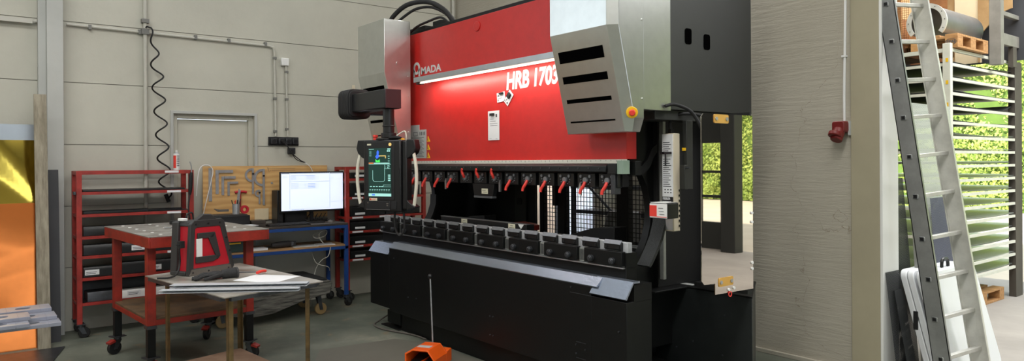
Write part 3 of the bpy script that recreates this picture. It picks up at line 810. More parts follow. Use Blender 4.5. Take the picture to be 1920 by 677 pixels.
for x, z in ((.03, .022), (.16, .022), (.33, .022), (.06, .365), (.16, .365), (.26, .365), (.345, .15), (.315, .25)): mb.cyl((x, -.018, z), (x, -.011, z), .006, 10)
mb.build('screw', 'inkb', DV)
MB().tube([(.0, .06, .22), (-.03, .05, .20), (-.02, .06, .1), (-.06, .03, .03), (-.14, .0, .012), (-.2, .05, .012)], .007, 8, 6).build('supply_cord', 'rubber', DV)
MB().box(-.035, .0, .03, .07, .20, .25).cyl((-.05, .04, .225), (-.035, .04, .225), .004, 8).cyl((-.05, .06, .225), (-.035, .06, .225), .004, 8).build('plug', 'rubber', DV, .004)
MB().tube([(.06, .1, .385), (.07, .1, .43), (.11, .1, .44), (.12, .1, .39)], .006, 8, 5).build('top_loop', 'rubber', DV)
MB().box(.02, .06, .08, .14, .385, .405).build('top_knob', 'white', DV, .004)

# glove
GV = thing('work_glove', 'black work glove lying palm down before the power unit', 'glove', (-5.17, 1.42, .851), R(78), local=True)
mb = MB()
mb.ball((.02, 0, .028), .055, 14, (1.15, .85, .5)); 
mb.tube([(.06, 0, .026), (.10, .0, .03), (.15, .005, .032)], lambda t: .032+.008*t, 12, 4)
for i, (yy, ln, hz) in enumerate(((-.034, .075, .024), (-.012, .092, .030), (.012, .088, .030), (.033, .070, .022))):
    mb.tube([(-.02, yy, .026), (-.055, yy*1.25, hz+.006), (-.055-ln*.55, yy*1.45, .014), (-.06-ln*.8, yy*1.5, .012)], lambda t: .0135-.004*t, 8, 4)
mb.tube([(.03, -.03, .024), (.0, -.065, .022), (-.035, -.085, .016), (-.06, -.088, .013)], lambda t: .016-.005*t, 8, 4)
mb.build('glove_shell', 'glove', GV)
MB().tube([(.145, .0, .032), (.158, .004, .032)], .042, 14).build('cuff_band', 'devgrey', GV)
# T-handle key
TK = thing('allen_key', 'T-handle hex key with red grip behind the white paper', 'hex key', (-5.18, 1.74, .856), R(35), local=True)
MB().tube([(.02, 0, .012), (-.24, -.07, .006)], .0045, 6).build('shaft', 'dsteel', TK)
MB().tube([(.02, .05, .012), (.02, 0, .016), (.02, -.045, .012)], .011, 10, 4).build('grip', 'lever', TK)
# paper sheet
solo(MB().prism([(-5.011, 1.509), (-4.72, 1.68), (-4.90, 1.94), (-5.17, 1.72)], 'z', .8505, .852), 'paper_sheet', 'paper', 'blank white sheet of paper on the work table', 'paper')
# two long folded profiles across the table front
def profile(A, B, z, w_, label, flip=1):
    A, B = Vector((*A, 0)), Vector((*B, 0)); L_ = (B-A).length; an = math.atan2(B.y-A.y, B.x-A.x)
    mb = MB()
    mb.prism([(0, 0), (w_, 0), (w_, .018), (0, .018), (0, .0155), (w_-.003, .0155), (w_-.003, .0025), (0, .0025)], 'x', 0, L_)
    o = mb.build('folded_profile', 'profilel', None); o.location = (A.x, A.y, z); o.rotation_euler = (0, 0, an)
    tag(o, label, 'metal profile', 'folded metal profiles on the work table'); return o
profile((-4.80, 1.0), (-4.33, 1.70), .851, .06, 'long folded steel profile nearest the table edge')
profile((-4.84, 1.07), (-4.37, 1.77), .870, .075, 'long folded steel profile lying on top of the other one')

# ------------------------------------------------------------------ tool board and bench
PB = thing('tool_board', 'large plywood tool board leaning on the wall above the bench', 'tool board', (-8.2, 2.9, .95))
MB().box(-8.25, -8.23, 2.165, 3.60, 1.0, 1.62).build('panel', 'ply', PB, .002)
MB().box(-8.23, -8.22, 2.72, 2.88, 1.0, 1.13).build('patch_block', 'cardl', PB, .002)
mb = MB()
for y, z in ((2.92, 1.42), (2.93, 1.05), (2.3, 1.05)): mb.cyl((-8.23, y, z), (-8.222, y, z), .012, 12)
mb.build('mounting_screw', 'steel', PB)
mb = MB()   # pencilled brackets
mb.box(-8.23, -8.2295, 2.88, 3.20, 1.588, 1.591).box(-8.23, -8.2295, 2.92, 3.2, 1.562, 1.565).tube([(-8.2295, 2.87, 1.60), (-8.2295, 2.89, 1.545), (-8.2295, 2.91, 1.565)], .0015, 4).box(-8.23, -8.2295, 2.88, 2.882, 1.575, 1.60)
mb.build('pencil_marks', 'ink', PB)
XH = -8.215
def hung(nm, label, cat, fn, grp=None):
    o = thing(nm, label, cat, (XH, 2.5, 1.3), 0, grp); fn(o); return o
def mk_rule(o): MB().box(XH-.012, XH-.008, 2.222, 2.258, 1.235, 1.60).build('rule_blade', 'steel', o); MB().cyl((XH-.014, 2.24, 1.585), (XH, 2.24, 1.585), .005, 8).build('nail', 'steel', o)
hung('steel_rule', 'wide steel rule hanging at the left of the tool board', 'ruler', mk_rule)
def mk_sq(y, z, h, wd, b=.033):
    def f(o):
        MB().box(XH-.012, XH-.006, y, y+b, z-h, z).build('blade', 'steel', o)
        MB().box(XH-.014, XH+.006, y+b, y+wd, z-b, z).build('stock', 'steel', o)
    return f
hung('try_square', 'largest of the three steel squares on the tool board', 'square', mk_sq(2.295, 1.578, .265, .185), 'steel squares on the tool board')
hung('try_square', 'middle-sized of the three steel squares on the tool board', 'square', mk_sq(2.358, 1.507, .21, .148, .028), 'steel squares on the tool board')
hung('try_square', 'smallest of the three steel squares on the tool board', 'square', mk_sq(2.422, 1.446, .155, .112, .024), 'steel squares on the tool board')
def mk_pro(y, z, rr, ln, b):
    def f(o):
        MB().ring((XH-.008, y, z), rr-b, rr, 'x', .004, PI/2, PI*1.5, 24).build('arc', 'steel', o)
        MB().box(XH-.003, XH+.001, y, y+b*.9, z+rr-ln, z+rr).build('arm', 'steel', o)
        MB().cyl((XH-.003, y+b*.45, z+rr*.2), (XH+.012, y+b*.45, z+rr*.2), .011, 12).build('knob', 'inkb', o)
    return f
hung('protractor', 'middle-sized of the three steel protractors on the tool board', 'angle gauge', mk_pro(2.69, 1.515, .078, .29, .024), 'protractors on the tool board')
hung('protractor', 'largest of the three steel protractors on the tool board', 'angle gauge', mk_pro(2.81, 1.485, .10, .415, .028), 'protractors on the tool board')
hung('protractor', 'smallest of the three steel protractors, hanging lowest', 'angle gauge', mk_pro(2.765, 1.305, .042, .165, .02), 'protractors on the tool board')
def mk_t(o):
    MB().tube([(XH, 2.50, 1.322), (XH, 2.535, 1.330), (XH, 2.59, 1.330), (XH, 2.628, 1.322)], .014, 10, 4).build('grip', 'devred', o)
    MB().cyl((XH, 2.563, 1.33), (XH, 2.56, 1.14), .007, 8).build('shaft', 'tablered', o)
hung('hex_key', 'red T-handle hex key hanging on the tool board', 'hex key', mk_t)
# bench
BX0, BX1, BY0, BY1 = -8.19, -7.65, 2.05, 3.60
BN = thing('workbench', 'blue steel workbench with dark top and wooden lower shelf', 'workbench', (-7.92, 2.8, 0))
MB().box(BX0, BX1, BY0, BY1, .935, .96).build('bench_top', 'bench', BN, .003)
fr = MB()
for z in (.90, .66):
    fr.box(BX1-.03, BX1, BY0, BY1, z, z+.034).box(BX0, BX0+.03, BY0, BY1, z, z+.034).box(BX0+.03, BX1-.03, BY0, BY0+.03, z, z+.034).box(BX0+.03, BX1-.03, BY1-.03, BY1, z, z+.034)
fr.build('bench_frame', 'blue', BN, .002)
MB().box(BX0+.01, BX1-.005, BY0+.01, BY1-.005, .695, .713).build('lower_shelf', 'benchshelf', BN, .002)
for x in (BX0+.02, BX1-.02):
    for y in (BY0+.02, BY1-.02):
        MB().box(x-.02, x+.02, y-.02, y+.02, .13, .90).build('leg', 'blue', BN, .002)
        caster(BN, x, y, .13, PI/2+.3, False, .05, plate=.03)
# monitor
MO = thing('monitor', 'wide black computer monitor showing a white spreadsheet window', 'monitor', (-7.95, 3.30, .96), R(90), local=True)
# local: x along +Y(world) -> right in view, -y towards the room (+X world)
W2, Zb, Zt = .385, .125, .59
MB().box(-W2, W2, .0, .03, Zb, Zt).build('bezel', 'plastic', MO, .006)
so = MB().box(-W2+.014, W2-.014, -.003, .0, Zb+.022, Zt-.014).build('display', 'scr_white', MO)
mb = MB()
def sr(mb, x0, x1, z0, z1, y=-.0045): mb.box(x0, x1, y, y+.0015, z0, z1)
sr(mb, -.27, .20, Zt-.02, Zt-.0145); sr(mb, -.37, -.275, Zt-.023, Zt-.015); sr(mb, .205, .37, Zt-.023, Zt-.015)
mb.build('title_bar', 'scr_dark', so)
mb = MB()
sr(mb, -.275, -.272, Zb+.04, Zt-.03); sr(mb, .205, .208, Zb+.04, Zt-.03); sr(mb, -.27, .2, .475, .479); sr(mb, -.26, .03, .545, .549)
for z in (.535, .522, .509, .496): sr(mb, -.265, .08, z, z+.0015); sr(mb, -.265, -.2, z+.005, z+.007); sr(mb, -.08, .02, z+.005, z+.007)
for z in (.455, .44, .425, .41, .395): sr(mb, -.265, .08, z, z+.0015); sr(mb, -.26, -.17, z+.005, z+.007); sr(mb, -.1, -.08, z+.005, z+.007)
for z in (.54, .53, .52): sr(mb, -.36, -.30, z, z+.002); sr(mb, .215, .25, z-.02, z-.018)
sr(mb, .22, .37, .235, .237); sr(mb, -.27, .2, Zb+.038, Zb+.04); sr(mb, .30, .34, .50, .502)
for i in range(8): sr(mb, -.25+i*.018, -.24+i*.018, Zb+.026, Zb+.034)
mb.build('window_lines', 'scr_line', so)
mb = MB()
for z in (.447, .432, .417, .402): sr(mb, -.06, .03, z, z+.003)
sr(mb, -.2, -.1, Zt-.013, Zt-.0125)
mb.build('link_text', 'scr_blue', so)
MB().box(-.02, .02, .03, .06, .02, Zb+.2).build('stand_neck', 'plastic', MO, .004)
MB().prism(rbox(-.12, .12, -.09, .10, .03), 'z', 0, .012).build('stand_foot', 'plastic', MO, .003)
# computer and box behind
PC = thing('computer_tower', 'slim black computer tower standing behind the monitor', 'computer', (-8.10, 3.0, .96))
MB().box(-8.18, -8.0, 2.90, 2.965, .961, 1.34).build('case', 'plastic', PC, .006)
MB().box(-8.0, -7.997, 2.905, 2.96, .99, 1.32).build('front_grille', 'inkb', PC)
BXK = thing('speaker_box', 'squat black box under the monitor beside the tower', 'box', (-8.08, 3.1, .96))
MB().box(-8.16, -8.03, 3.0, 3.26, .961, 1.16).build('case', 'plastic', BXK, .006)
MB().box(-8.03, -8.027, 3.02, 3.24, .98, 1.14).build('front_panel', 'inkb', BXK)
# keyboard
KB = thing('keyboard', 'black keyboard on the bench in front of the monitor', 'keyboard', (-7.74, 2.93, .96), R(90), local=True)
MB().prism([(-.07, 0), (.07, 0), (.07, .022), (-.07, .010)], 'x', -.23, .23, T3((0, 0, 0))).build('keyboard_base', 'plastic', KB, .003)
mb = MB()
for r_ in range(5):
    for c_ in range(19):
        if r_ == 0 and 4 <= c_ <= 9: continue
        x = -.215 + c_*.0238; y = -.055 + r_*.026
        mb.box(x-.0095, x+.0095, y-.010, y+.010, .012+.0857*(y+.07), .018+.0857*(y+.07))
mb.box(-.125, .01, -.065, -.045, .012, .018)
mb.build('keys', 'devgrey', KB)
MS = thing('computer_mouse', 'small dark mouse at the right end of the bench', 'mouse', (-7.78, 3.44, .96), R(100), local=True)
MB().ball((0, 0, .005), .05, 16, (.62, 1, .55)).build('mouse_shell', 'dustgrey', MS)
MB().box(-.002, .002, -.035, -.015, .030, .034).build('scroll_wheel', 'inkb', MS)
cabs = thing('cable_tangle', 'tangle of black cables on the bench behind the monitor foot', 'cable', (-8.05, 3.4, .97))
mb = MB()
for i in range(5):
    y = 3.22+i*.05
    mb.tube([(-8.0, y, 1.0), (-7.96-.02*i, y+.06, .968), (-8.02, y+.14, .972+.02*(i % 2)), (-8.08, y+.06, .98), (-8.1, y+.1, 1.05)], .005, 6, 5)
mb.build('cables', 'rubber', cabs)
# pale cable loops hanging from the bench to the floor
wc = thing('white_cables', 'loops of pale cable hanging under the right end of the bench', 'cable', (-7.9, 3.42, .6))
mb = MB()
mb.tube([(-7.85, 3.33, .93), (-7.8, 3.30, .86), (-7.8, 3.24, .83), (-7.8, 3.27, .79), (-7.8, 3.38, .81), (-7.8, 3.40, .87), (-7.8, 3.33, .86), (-7.8, 3.31, .80), (-7.78, 3.36, .72)], .005, 6, 6)
mb.tube([(-7.6, 3.36, .70), (-7.62, 3.34, .6), (-7.7, 3.30, .55), (-7.75, 3.25, .45), (-7.78, 3.22, .25), (-7.8, 3.2, .02)], .005, 6, 6)
mb.tube([(-7.8, 3.22, .65), (-7.72, 3.24, .52), (-7.68, 3.36, .47), (-7.72, 3.40, .42)], .004, 6, 6)
mb.build('cables', 'conduit', wc)
# stuff on the lower shelf
gc = thing('angle_grinder', 'dark hand tool with its cable on the lower bench shelf', 'power tool', (-7.78, 2.88, .713), R(95), local=True)
MB().tube([(-.13, 0, .035), (-.05, 0, .038), (.06, .0, .04), (.1, 0, .045)], lambda t: .024+.012*math.sin(PI*t), 12, 4).build('body', 'devgrey', gc)
MB().cyl((.11, 0, .02), (.11, 0, .065), .04, 16).build('head', 'dsteel', gc)
MB().tube([(-.13, 0, .035), (-.22, .03, .012), (-.18, .09, .01), (-.02, .1, .01), (.2, .06, .012)], .006, 6, 6).build('cable', 'rubber', gc)
solo(MB().prism([(-7.70, 2.97), (-7.66, 3.24), (-7.82, 3.26), (-7.88, 3.0)], 'z', .7135, .722), 'paper_stack', 'paperg', 'greyish pile of papers at mid shelf of the blue bench', 'paper')
solo(MB().prism([(-7.72, 3.26), (-7.69, 3.46), (-7.90, 3.50), (-7.92, 3.30)], 'z', .7135, .717), 'paper_sheet', 'paper', 'single white paper at the right end of the lower shelf', 'paper')
solo(MB().box(-7.82, -7.68, 2.52, 2.68, .7135, .738), 'paper_stack', 'paper', 'small white paper pad on the lower shelf near the red table leg', 'paper', bevel=.001)
bk = thing('file_box', 'dark green file box with a yellow stripe on the lower shelf', 'box', (-7.8, 2.36, .713))
MB().box(-7.9, -7.70, 2.22, 2.46, .714, .86).build('box_body', mat('dark_green_box', (28, 52, 48), .5), bk, .004)
MB().box(-7.70, -7.698, 2.27, 2.40, .80, .815).build('yellow_stripe', 'yellow', bk)
# black case + cup + papers at bench left
BC = thing('instrument_case', 'black instrument case at the left end of the bench', 'case', (-7.85, 2.3, .96))
MB().box(-7.98, -7.70, 2.08, 2.50, .961, 1.10).build('case_body', 'plastic', BC, .006)
MB().box(-7.965, -7.72, 2.10, 2.48, 1.10, 1.108).build('lid', 'devgrey', BC, .003)
PCU = thing('pencil_cup', 'steel cup of pens and tools on the black case', 'pencil cup', (-7.82, 2.39, 1.109), local=True)
MB().ring((0, 0, 0), .034, .037, 'z', .11).cyl((0, 0, 0), (0, 0, .004), .035, 24).build('cup', 'steel', PCU)
pens = [(.01, .0, 12, 'inkb', .15), (-.012, .012, -15, 'inkb', .14), (.0, -.015, 8, 'lever', .145), (.012, .012, 25, 'inkb', .16), (-.01, -.01, -25, 'inkb', .15)]
for x, y, a, m_, ln in pens:
    MB().cyl((x, y, .01), (x, y+math.sin(R(a))*ln*.5, ln), .005, 8).build('pen', m_, PCU)
MB().prism([(.0, .05), (.022, .05), (.05, .25), (.03, .27), (.015, .2)], 'x', -.002, .002).build('knife', 'steel', PCU)
VS = thing('tape_gun', 'small red and grey tool lying beside the pencil cup', 'hand tool', (-7.84, 2.33, 1.109), local=True)
MB().ring((0, .15, .045), .02, .045, 'x', .03).build('red_coil', 'devred', VS)
MB().box(-.01, .01, -.12, -.01, .03, .055).prism([(-.12, .03), (-.16, .06), (-.155, .066), (-.1, .055)], 'x', -.006, .006).build('grey_handle', 'dustgrey', VS, .003)
bpy.data.objects.remove(t, do_unlink=True) if t.name.startswith('paper_stack') and not t.children and t.type == 'EMPTY' else None
for i, (z, a) in enumerate(((1.035, .0),)):
    pass
solo(MB().prism([(-7.69, 2.24), (-7.66, 2.50), (-7.50, 2.52), (-7.52, 2.22)], 'z', 1.0, 1.004), 'paper_sheet', 'paper', 'loose papers jutting out before the black case', 'paper')
bh = thing('black_folder', 'flat black folder between the black case and the welding table', 'folder', (-7.6, 2.3, .96))
MB().box(-7.69, -7.45, 2.12, 2.52, .961, 1.0).build('folder_body', 'plastic', bh, .004)
wb = thing('wood_block', 'two dark wooden blocks stacked beside the black case', 'wood block', (-7.8, 2.6, .96))
MB().box(-7.92, -7.74, 2.54, 2.68, .961, .995).box(-7.92, -7.76, 2.53, 2.69, .996, 1.03).build('blocks', 'bench', wb, .003)
# white cable at board's left
solo(MB().tube([(-8.2, 2.14, 1.0), (-8.2, 2.17, 1.15), (-8.2, 2.24, 1.45), (-8.2, 2.26, 1.58), (-8.2, 2.2, 1.635), (-8.2, 2.12, 1.58), (-8.21, 2.09, 1.3)], .005, 6, 8), 'looped_cable', 'white', 'thin white cable looped over the left end of the tool board', 'cable')
# dolly
DL = thing('transport_dolly', 'worn wooden dolly with rounded belly on castors under the bench', 'dolly', (-7.3, 2.7, 0))
out = [(2.05, .30), (2.15, .13), (2.35, .085), (2.6, .10), (2.95, .2), (3.22, .24), (3.25, .36), (2.05, .36)]
MB().prism(out, 'x', -7.48, -7.30).build('side_body', 'dolly', DL, .008)
MB().prism([(2.05, .36), (3.22, .36), (3.22, .38), (2.05, .38)], 'x', -8.02, -7.30).build('deck', 'dolly', DL, .003)
MB().box(-8.0, -7.33, 2.5, 3.2, .38, .40).build('carpet_pad', 'dollycar', DL, .006)
for x, y in ((-7.42, 3.13), (-7.9, 3.13), (-7.42, 2.1), (-7.9, 2.1)):
    caster(DL, x, y, .245 if y > 3 else .30, PI/2, False, .065, 'wheelyellow', .04)

# ------------------------------------------------------------------ press brake
PBK = thing('press_brake', 'large red, grey and black press brake with a strip light across its front', 'press brake', (-4.98, 4.2, 0))
P = PBK
XR, XL = -3.133, -6.27
mb = MB().box(-6.2, -3.16, 3.47, 4.1, 0, .2); mb.box(-6.2, -3.6, 3.9, 4.95, .2, .5).build('base_plinth', 'black', P, .004)
ap = MB().box(XL, -3.455, 3.38, 3.62, .195, .808).box(-3.455, XR, 3.38, 3.62, .195, .745).build('front_apron', 'black', P, .003)
mb = MB()
mb.box(-3.66, -3.42, 3.376, 3.381, .742, .745); 
mb.box(-3.60, -3.505, 3.376, 3.381, .41, .413).box(-3.60, -3.505, 3.376, 3.381, .30, .303)
for x, z in ((-3.60, .39), (-3.51, .37), (-3.6, .33), (-5.75, .39), (-5.9, .38), (-4.6, .42), (-4.56, .42), (-4.6, .27), (-4.56, .27), (-3.2, .55), (-6.17, .72), (-3.65, .78)): mb.cyl((x, 3.372, z), (x, 3.381, z), .006, 10)
mb.build('access_plate_seam', 'dsteel', ap)
mb = MB().box(XR, XR+.002, 3.40, 3.40+.0, .3, .3)
eb = MB().box(-6.67, XL, 3.38, 3.60, .215, .735).build('end_box', 'black', P, .004)
MB().prism([(3.38, .808), (3.376, .814), (3.435, .868), (3.50, .868), (3.50, .86), (3.44, .86), (3.385, .808)], 'x', XL, -3.40).build('cap_strip', 'cap', P)
MB().prism([(3.37, .762), (3.364, .768), (3.44, .872), (3.50, .872), (3.50, .86), (3.443, .862), (3.376, .762)], 'x', -3.455, -3.128).build('cap_end', 'cap', P)
MB().prism([(3.37, .742), (3.364, .748), (3.44, .845), (3.60, .845), (3.60, .835), (3.443, .835), (3.376, .742)], 'x', -6.675, -6.268).build('cap_end', 'cap', P)
MB().box(XL, XR, 3.45, 3.62, .74, .85).build('apron_back', 'black', P)
# table beam
MB().box(-6.62, -3.247, 3.50, 3.60, .45, .945).build('table_beam', 'black', P, .003)
MB().box(-6.62, -3.255, 3.478, 3.502, .936, .944).build('ledge', 'alu', P, .001)
MB().box(-6.62, -3.262, 3.50, 3.58, .945, 1.04).build('die_rail', 'galv', P, .002)
MB().box(-6.62, -3.247, 3.515, 3.56, 1.04, 1.108).build('die_body', 'die', P, .003)
MB().box(-3.262, -3.247, 3.50, 3.60, .94, 1.04).build('rail_stop', 'black', P)
for i in range(8):
    xr = -3.262 - .4295*i; xl = xr - .355
    o = MB().box(xl, xr, 3.472, 3.512, .952, 1.048).build('die_holder', 'black', P, .003)
    for sx in (-.10, .10):
        xc = (xl+xr)/2 + sx
        MB().cyl((xc, 3.445, .985), (xc, 3.475, .985), .021, 12).cyl((xc, 3.44, .985), (xc, 3.445, .985), .014, 12).build('clamp_screw', 'dsteel', o, .003)
    g_ = MB()
    for q in range(5): g_.box(xr+.012+q*.011, xr+.017+q*.011, 3.498, 3.501, .955, 1.03)
    if i: g_.build('rail_marking', 'dsteel', o)
for i in range(15):
    xc = -3.365 - .2148*i; mx = T3((xc, 0, 0))
    o = MB().prism([(3.502, 1.052), (3.494, 1.060), (3.494, 1.094), (3.508, 1.106), (3.520, 1.106), (3.520, 1.052)], 'x', xc-.078, xc+.078).build('die_clamp', 'clamp', P, .002)
    MB().prism([(3.488, 1.095), (3.510, 1.120), (3.513, 1.117), (3.491, 1.092)], 'x', xc-.082, xc+.074).build('clamp_lid', 'clamptop', o)
    for sx in (-.055, .055): MB().cyl((xc+sx, 3.488, 1.074), (xc+sx, 3.495, 1.074), .009, 8).build('clamp_bolt', 'inkb', o)
# blocks at rail right end
# table rear + gauge beams
MB().box(-6.5, -3.5, 3.62, 3.86, .60, .93).build('table_rear', 'black2', P)
gb = MB().box(-6.35, -3.55, 4.02, 4.12, .90, 1.01).build('back_gauge_beam', 'black', P, .003)
MB().box(-6.35, -3.55, 4.015, 4.02, .998, 1.008).box(-6.35, -3.55, 4.015, 4.02, .965, .97).box(-6.35, -3.55, 4.04, 4.05, 1.01, 1.016).build('linear_guide', 'alu', gb)
MB().box(-6.35, -3.5, 3.93, 3.97, .72, .78).build('cross_bar', 'alu', P, .004)
for xa, nm in ((-4.05, 'near'), (-5.75, 'far')):
    o = MB().prism([(xa-.28, 1.01), (xa+.22, 1.01), (xa+.22, 1.14), (xa-.02, 1.12), (xa-.28, 1.05)], 'y', 4.0, 4.14).build('gauge_carriage', 'black2', P, .006)
    MB().box(xa-.4, xa-.05, 3.9, 4.0, 1.03, 1.05).box(xa-.42, xa-.30, 3.82, 3.9, 1.04, 1.06).build('gauge_finger', 'clamp', o, .003)
MB().prism([(-5.16, 1.03), (-4.95, 1.03), (-4.95, 1.075), (-5.0, 1.085), (-5.16, 1.095)], 'y', 4.05, 4.2).build('red_gauge_cover', 'rackred', P, .004)
MB().box(-3.6, -3.42, 4.05, 4.15, .98, 1.0).build('red_end_cover', 'rackred', P, .003)
# ram
MB().box(-6.55, -3.375, 3.65, 3.75, 1.662, 2.93).build('ram', 'red', P, .003)
MB().box(-6.62, -3.46, 3.75, 4.5, 1.9, 2.995).build('ram_rear', 'black', P, .004)
MB().cyl((-5.134, 3.640, 2.845), (-5.134, 3.652, 2.845), .045, 28).build('hole_cap', 'red', P, .004)
ru = MB().box(-6.50, -3.372, 3.625, 3.652, 1.634, 1.662).build('scale_bar', 'rule', P, .001)
mb = MB()
for i in range(62):
    x = -6.45 + i*.05; mb.box(x, x+.003, 3.6235, 3.6255, 1.650 if i % 5 else 1.645, 1.658)
mb.build('scale_ticks', 'ink', ru)
MB().prism([(3.57, 1.575), (3.575, 1.615), (3.60, 1.634), (3.70, 1.634), (3.70, 1.57), (3.58, 1.57)], 'x', -6.52, -3.50).build('upper_rail', 'black', P, .004)
mb = MB()
for i in range(28): mb.cyl((-6.4+i*.105, 3.569, 1.60), (-6.4+i*.105, 3.578, 1.60), .006, 8)
mb.build('rail_bolt', 'dsteel', P)
MB().box(-3.50, -3.42, 3.585, 3.69, 1.56, 1.634).build('rail_end_block', 'clamp', P, .004)
MB().box(-3.42, -3.365, 3.60, 3.67, 1.56, 1.655).build('end_glass', 'glass_edge', P, .002)
MB().box(-6.5, -3.42, 3.655, 3.72, 1.47, 1.57).build('clamp_carrier', 'black2', P)
up = (4, 5, 6, 9999)
for i in range(14):
    xc = -3.52 - .2195*i
    o = MB().box(xc-.09, xc+.09, 3.615, 3.66, 1.463, 1.563).build('punch_holder', 'clamp', P, .003)
    k_ = MB()
    for sx in (-.05, .042):
        k_.cyl((xc+sx, 3.606, 1.541), (xc+sx, 3.616, 1.541), .012, 6)
    for a in range(7):
        an = PI + PI*a/6; k_.cyl((xc+.05*math.cos(an), 3.609, 1.515+.035*math.sin(an)), (xc+.05*math.cos(an), 3.616, 1.515+.035*math.sin(an)), .004, 8)
    k_.cyl((xc, 3.60, 1.512), (xc, 3.616, 1.512), .022, 16)
    k_.build('holder_bolt', 'holderbolt', o)
    if i in (8, 7, 6): # levers turned up
        pts = [(xc-.004, 3.60, 1.515), (xc+.004, 3.585, 1.535), (xc-.002, 3.575, 1.565), (xc+.012, 3.57, 1.59)]
    else: pts = [(xc+.004, 3.60, 1.50), (xc+.0, 3.585, 1.47), (xc-.016, 3.575, 1.44), (xc-.018, 3.57, 1.415)]
    MB().tube(pts, lambda t: .0125 - .003*abs(t-.4), 10, 4).build('lever', 'lever', o)
for xc in (-5.60, -4.77, -3.80): MB().prism([(xc, 1.40), (xc+.02, 1.40), (xc+.024, 1.46), (xc+.012, 1.50), (xc, 1.47)], 'y', 3.60, 3.612).build('punch_hook', 'alu', P)
MB().box(-3.48, -3.44, 3.60, 3.66, 1.42, 1.56).build('side_plate', 'dsteel', P, .003)
# hanging punch tool under the ram
PT = thing('punch_tool', 'short dark punch tool with a cream label clamped under the ram', 'press tool', (-5.0, 3.63, 1.36))
MB().prism([(-5.18, 1.461), (-4.86, 1.461), (-4.885, 1.355), (-5.155, 1.355)], 'y', 3.62, 3.66).build('tool_body', 'clamp', PT, .003)
MB().prism([(-5.155, 1.355), (-4.885, 1.355), (-4.888, 1.338), (-5.152, 1.338)], 'y', 3.615, 3.665).build('tool_tip', 'clamptop', PT, .002)
o = MB().box(-5.04, -4.95, 3.618, 3.62, 1.375, 1.42).build('tool_label', 'labelc', PT)
MB().box(-5.03, -4.98, 3.6175, 3.618, 1.402, 1.406).box(-5.02, -4.96, 3.6175, 3.618, 1.388, 1.391).build('print', 'ink', o)
# long tool bar lying behind the die rail
LT = thing('press_tool_bar', 'long dark tool bar with two cream labels behind the lower clamps', 'press tool', (-5.0, 3.65, 1.05))
MB().box(-5.70, -4.43, 3.62, 3.70, .931, 1.142).build('tool_body', 'clamp', LT, .002)
MB().box(-5.70, -4.43, 3.618, 3.66, 1.143, 1.149).build('polished_edge', 'alu', LT)
for x in (-5.31, -4.62):
    o = MB().box(x-.045, x+.045, 3.6175, 3.62, 1.095, 1.14).build('tool_label', 'labelc', LT)
    MB().box(x-.02, x+.02, 3.617, 3.6175, 1.122, 1.126).box(x-.035, x+.035, 3.617, 3.6175, 1.108, 1.111).build('print', 'ink', o)
MB().prism([(-4.535, 1.143), (-4.46, 1.143), (-4.497, 1.105)], 'y', 3.6165, 3.6185).build('arrow_mark', 'white', LT)

# strip light
sl = MB().prism([(3.47, 2.408), (3.47, 2.455), (3.50, 2.462), (3.649, 2.462), (3.649, 2.42), (3.52, 2.402)], 'x', -5.935, -3.78).build('strip_light', 'profile', P, .002)
MB().box(-5.85, -3.84, 3.492, 3.510, 2.394, 2.402).build('light_tube', 'led', sl)
MB().box(-5.91, -5.85, 3.485, 3.535, 2.388, 2.402).build('tube_end', 'plastic', sl)
ld = bpy.data.lights.new('strip_lamp', 'AREA'); ld.shape = 'RECTANGLE'; ld.size = 2.1; ld.size_y = .04; ld.energy = 5.5; ld.color = (1, .86, .76)
lo = bpy.data.objects.new('strip_lamp', ld); COL.objects.link(lo); lo.location = (-4.87, 3.51, 2.385); lo.rotation_euler = (R(32), 0, 0)

# lettering on the ram
text('HRB 1703', 'model_lettering', .196, 'lettering', P, (-4.725, 3.6495, 2.253), off=.007, xs=.82, shear=.12, space=.97)
lg = MB()
lg.ring((-6.176, 3.646, 2.582), .036, .062, 'y', .004, 0, 2*PI, 28)
lg.prism([(-6.240, 2.50), (-6.214, 2.50), (-6.212, 2.565), (-6.238, 2.582)], 'y', 3.646, 3.65).prism([(-6.138, 2.50), (-6.111, 2.50), (-6.114, 2.582), (-6.140, 2.565)], 'y', 3.646, 3.65)
lg.build('maker_emblem', 'lettering', P)
text('MADA', 'maker_lettering', .094, 'lettering', P, (-6.098, 3.6495, 2.517), off=.0028, xs=1.36)
# info plates and warnings on the ram
o = MB().box(-6.36, -6.0, 3.646, 3.65, 1.69, 1.97).box(-6.36, -6.13, 3.6455, 3.65, 1.75, 2.02).build('instruction_plate', 'paperg', P)
mb = MB()
for j in range(16): mb.box(-6.33, -6.04 - (j % 3)*.02, 3.6445, 3.6455, 1.705+j*.0125, 1.709+j*.0125)
mb.box(-6.33, -6.30, 3.6445, 3.6455, 1.975, 1.99).box(-6.24, -6.16, 3.6445, 3.6455, 1.91, 1.915).box(-6.24, -6.235, 3.6445, 3.6455, 1.91, 1.95).box(-6.165, -6.16, 3.6445, 3.6455, 1.91, 1.95).box(-6.24, -6.16, 3.6445, 3.6455, 1.945, 1.95)
for x in (-6.12, -6.09, -6.06, -6.03): mb.box(x, x+.012, 3.6445, 3.6455, 1.915, 1.95)
mb.build('plate_print', 'ink', o)
for z in (1.69, 1.77, 1.85):
    o = MB().prism([(-6.005+.02, z), (-5.945+.015, z), (-5.968, z+.055)], 'y', 3.646, 3.65).build('warning_sign', 'yellow', P)
    MB().prism([(-5.974, z+.010), (-5.962, z+.010), (-5.968, z+.038)], 'y', 3.645, 3.646).build('warning_symbol', 'inkb', o)

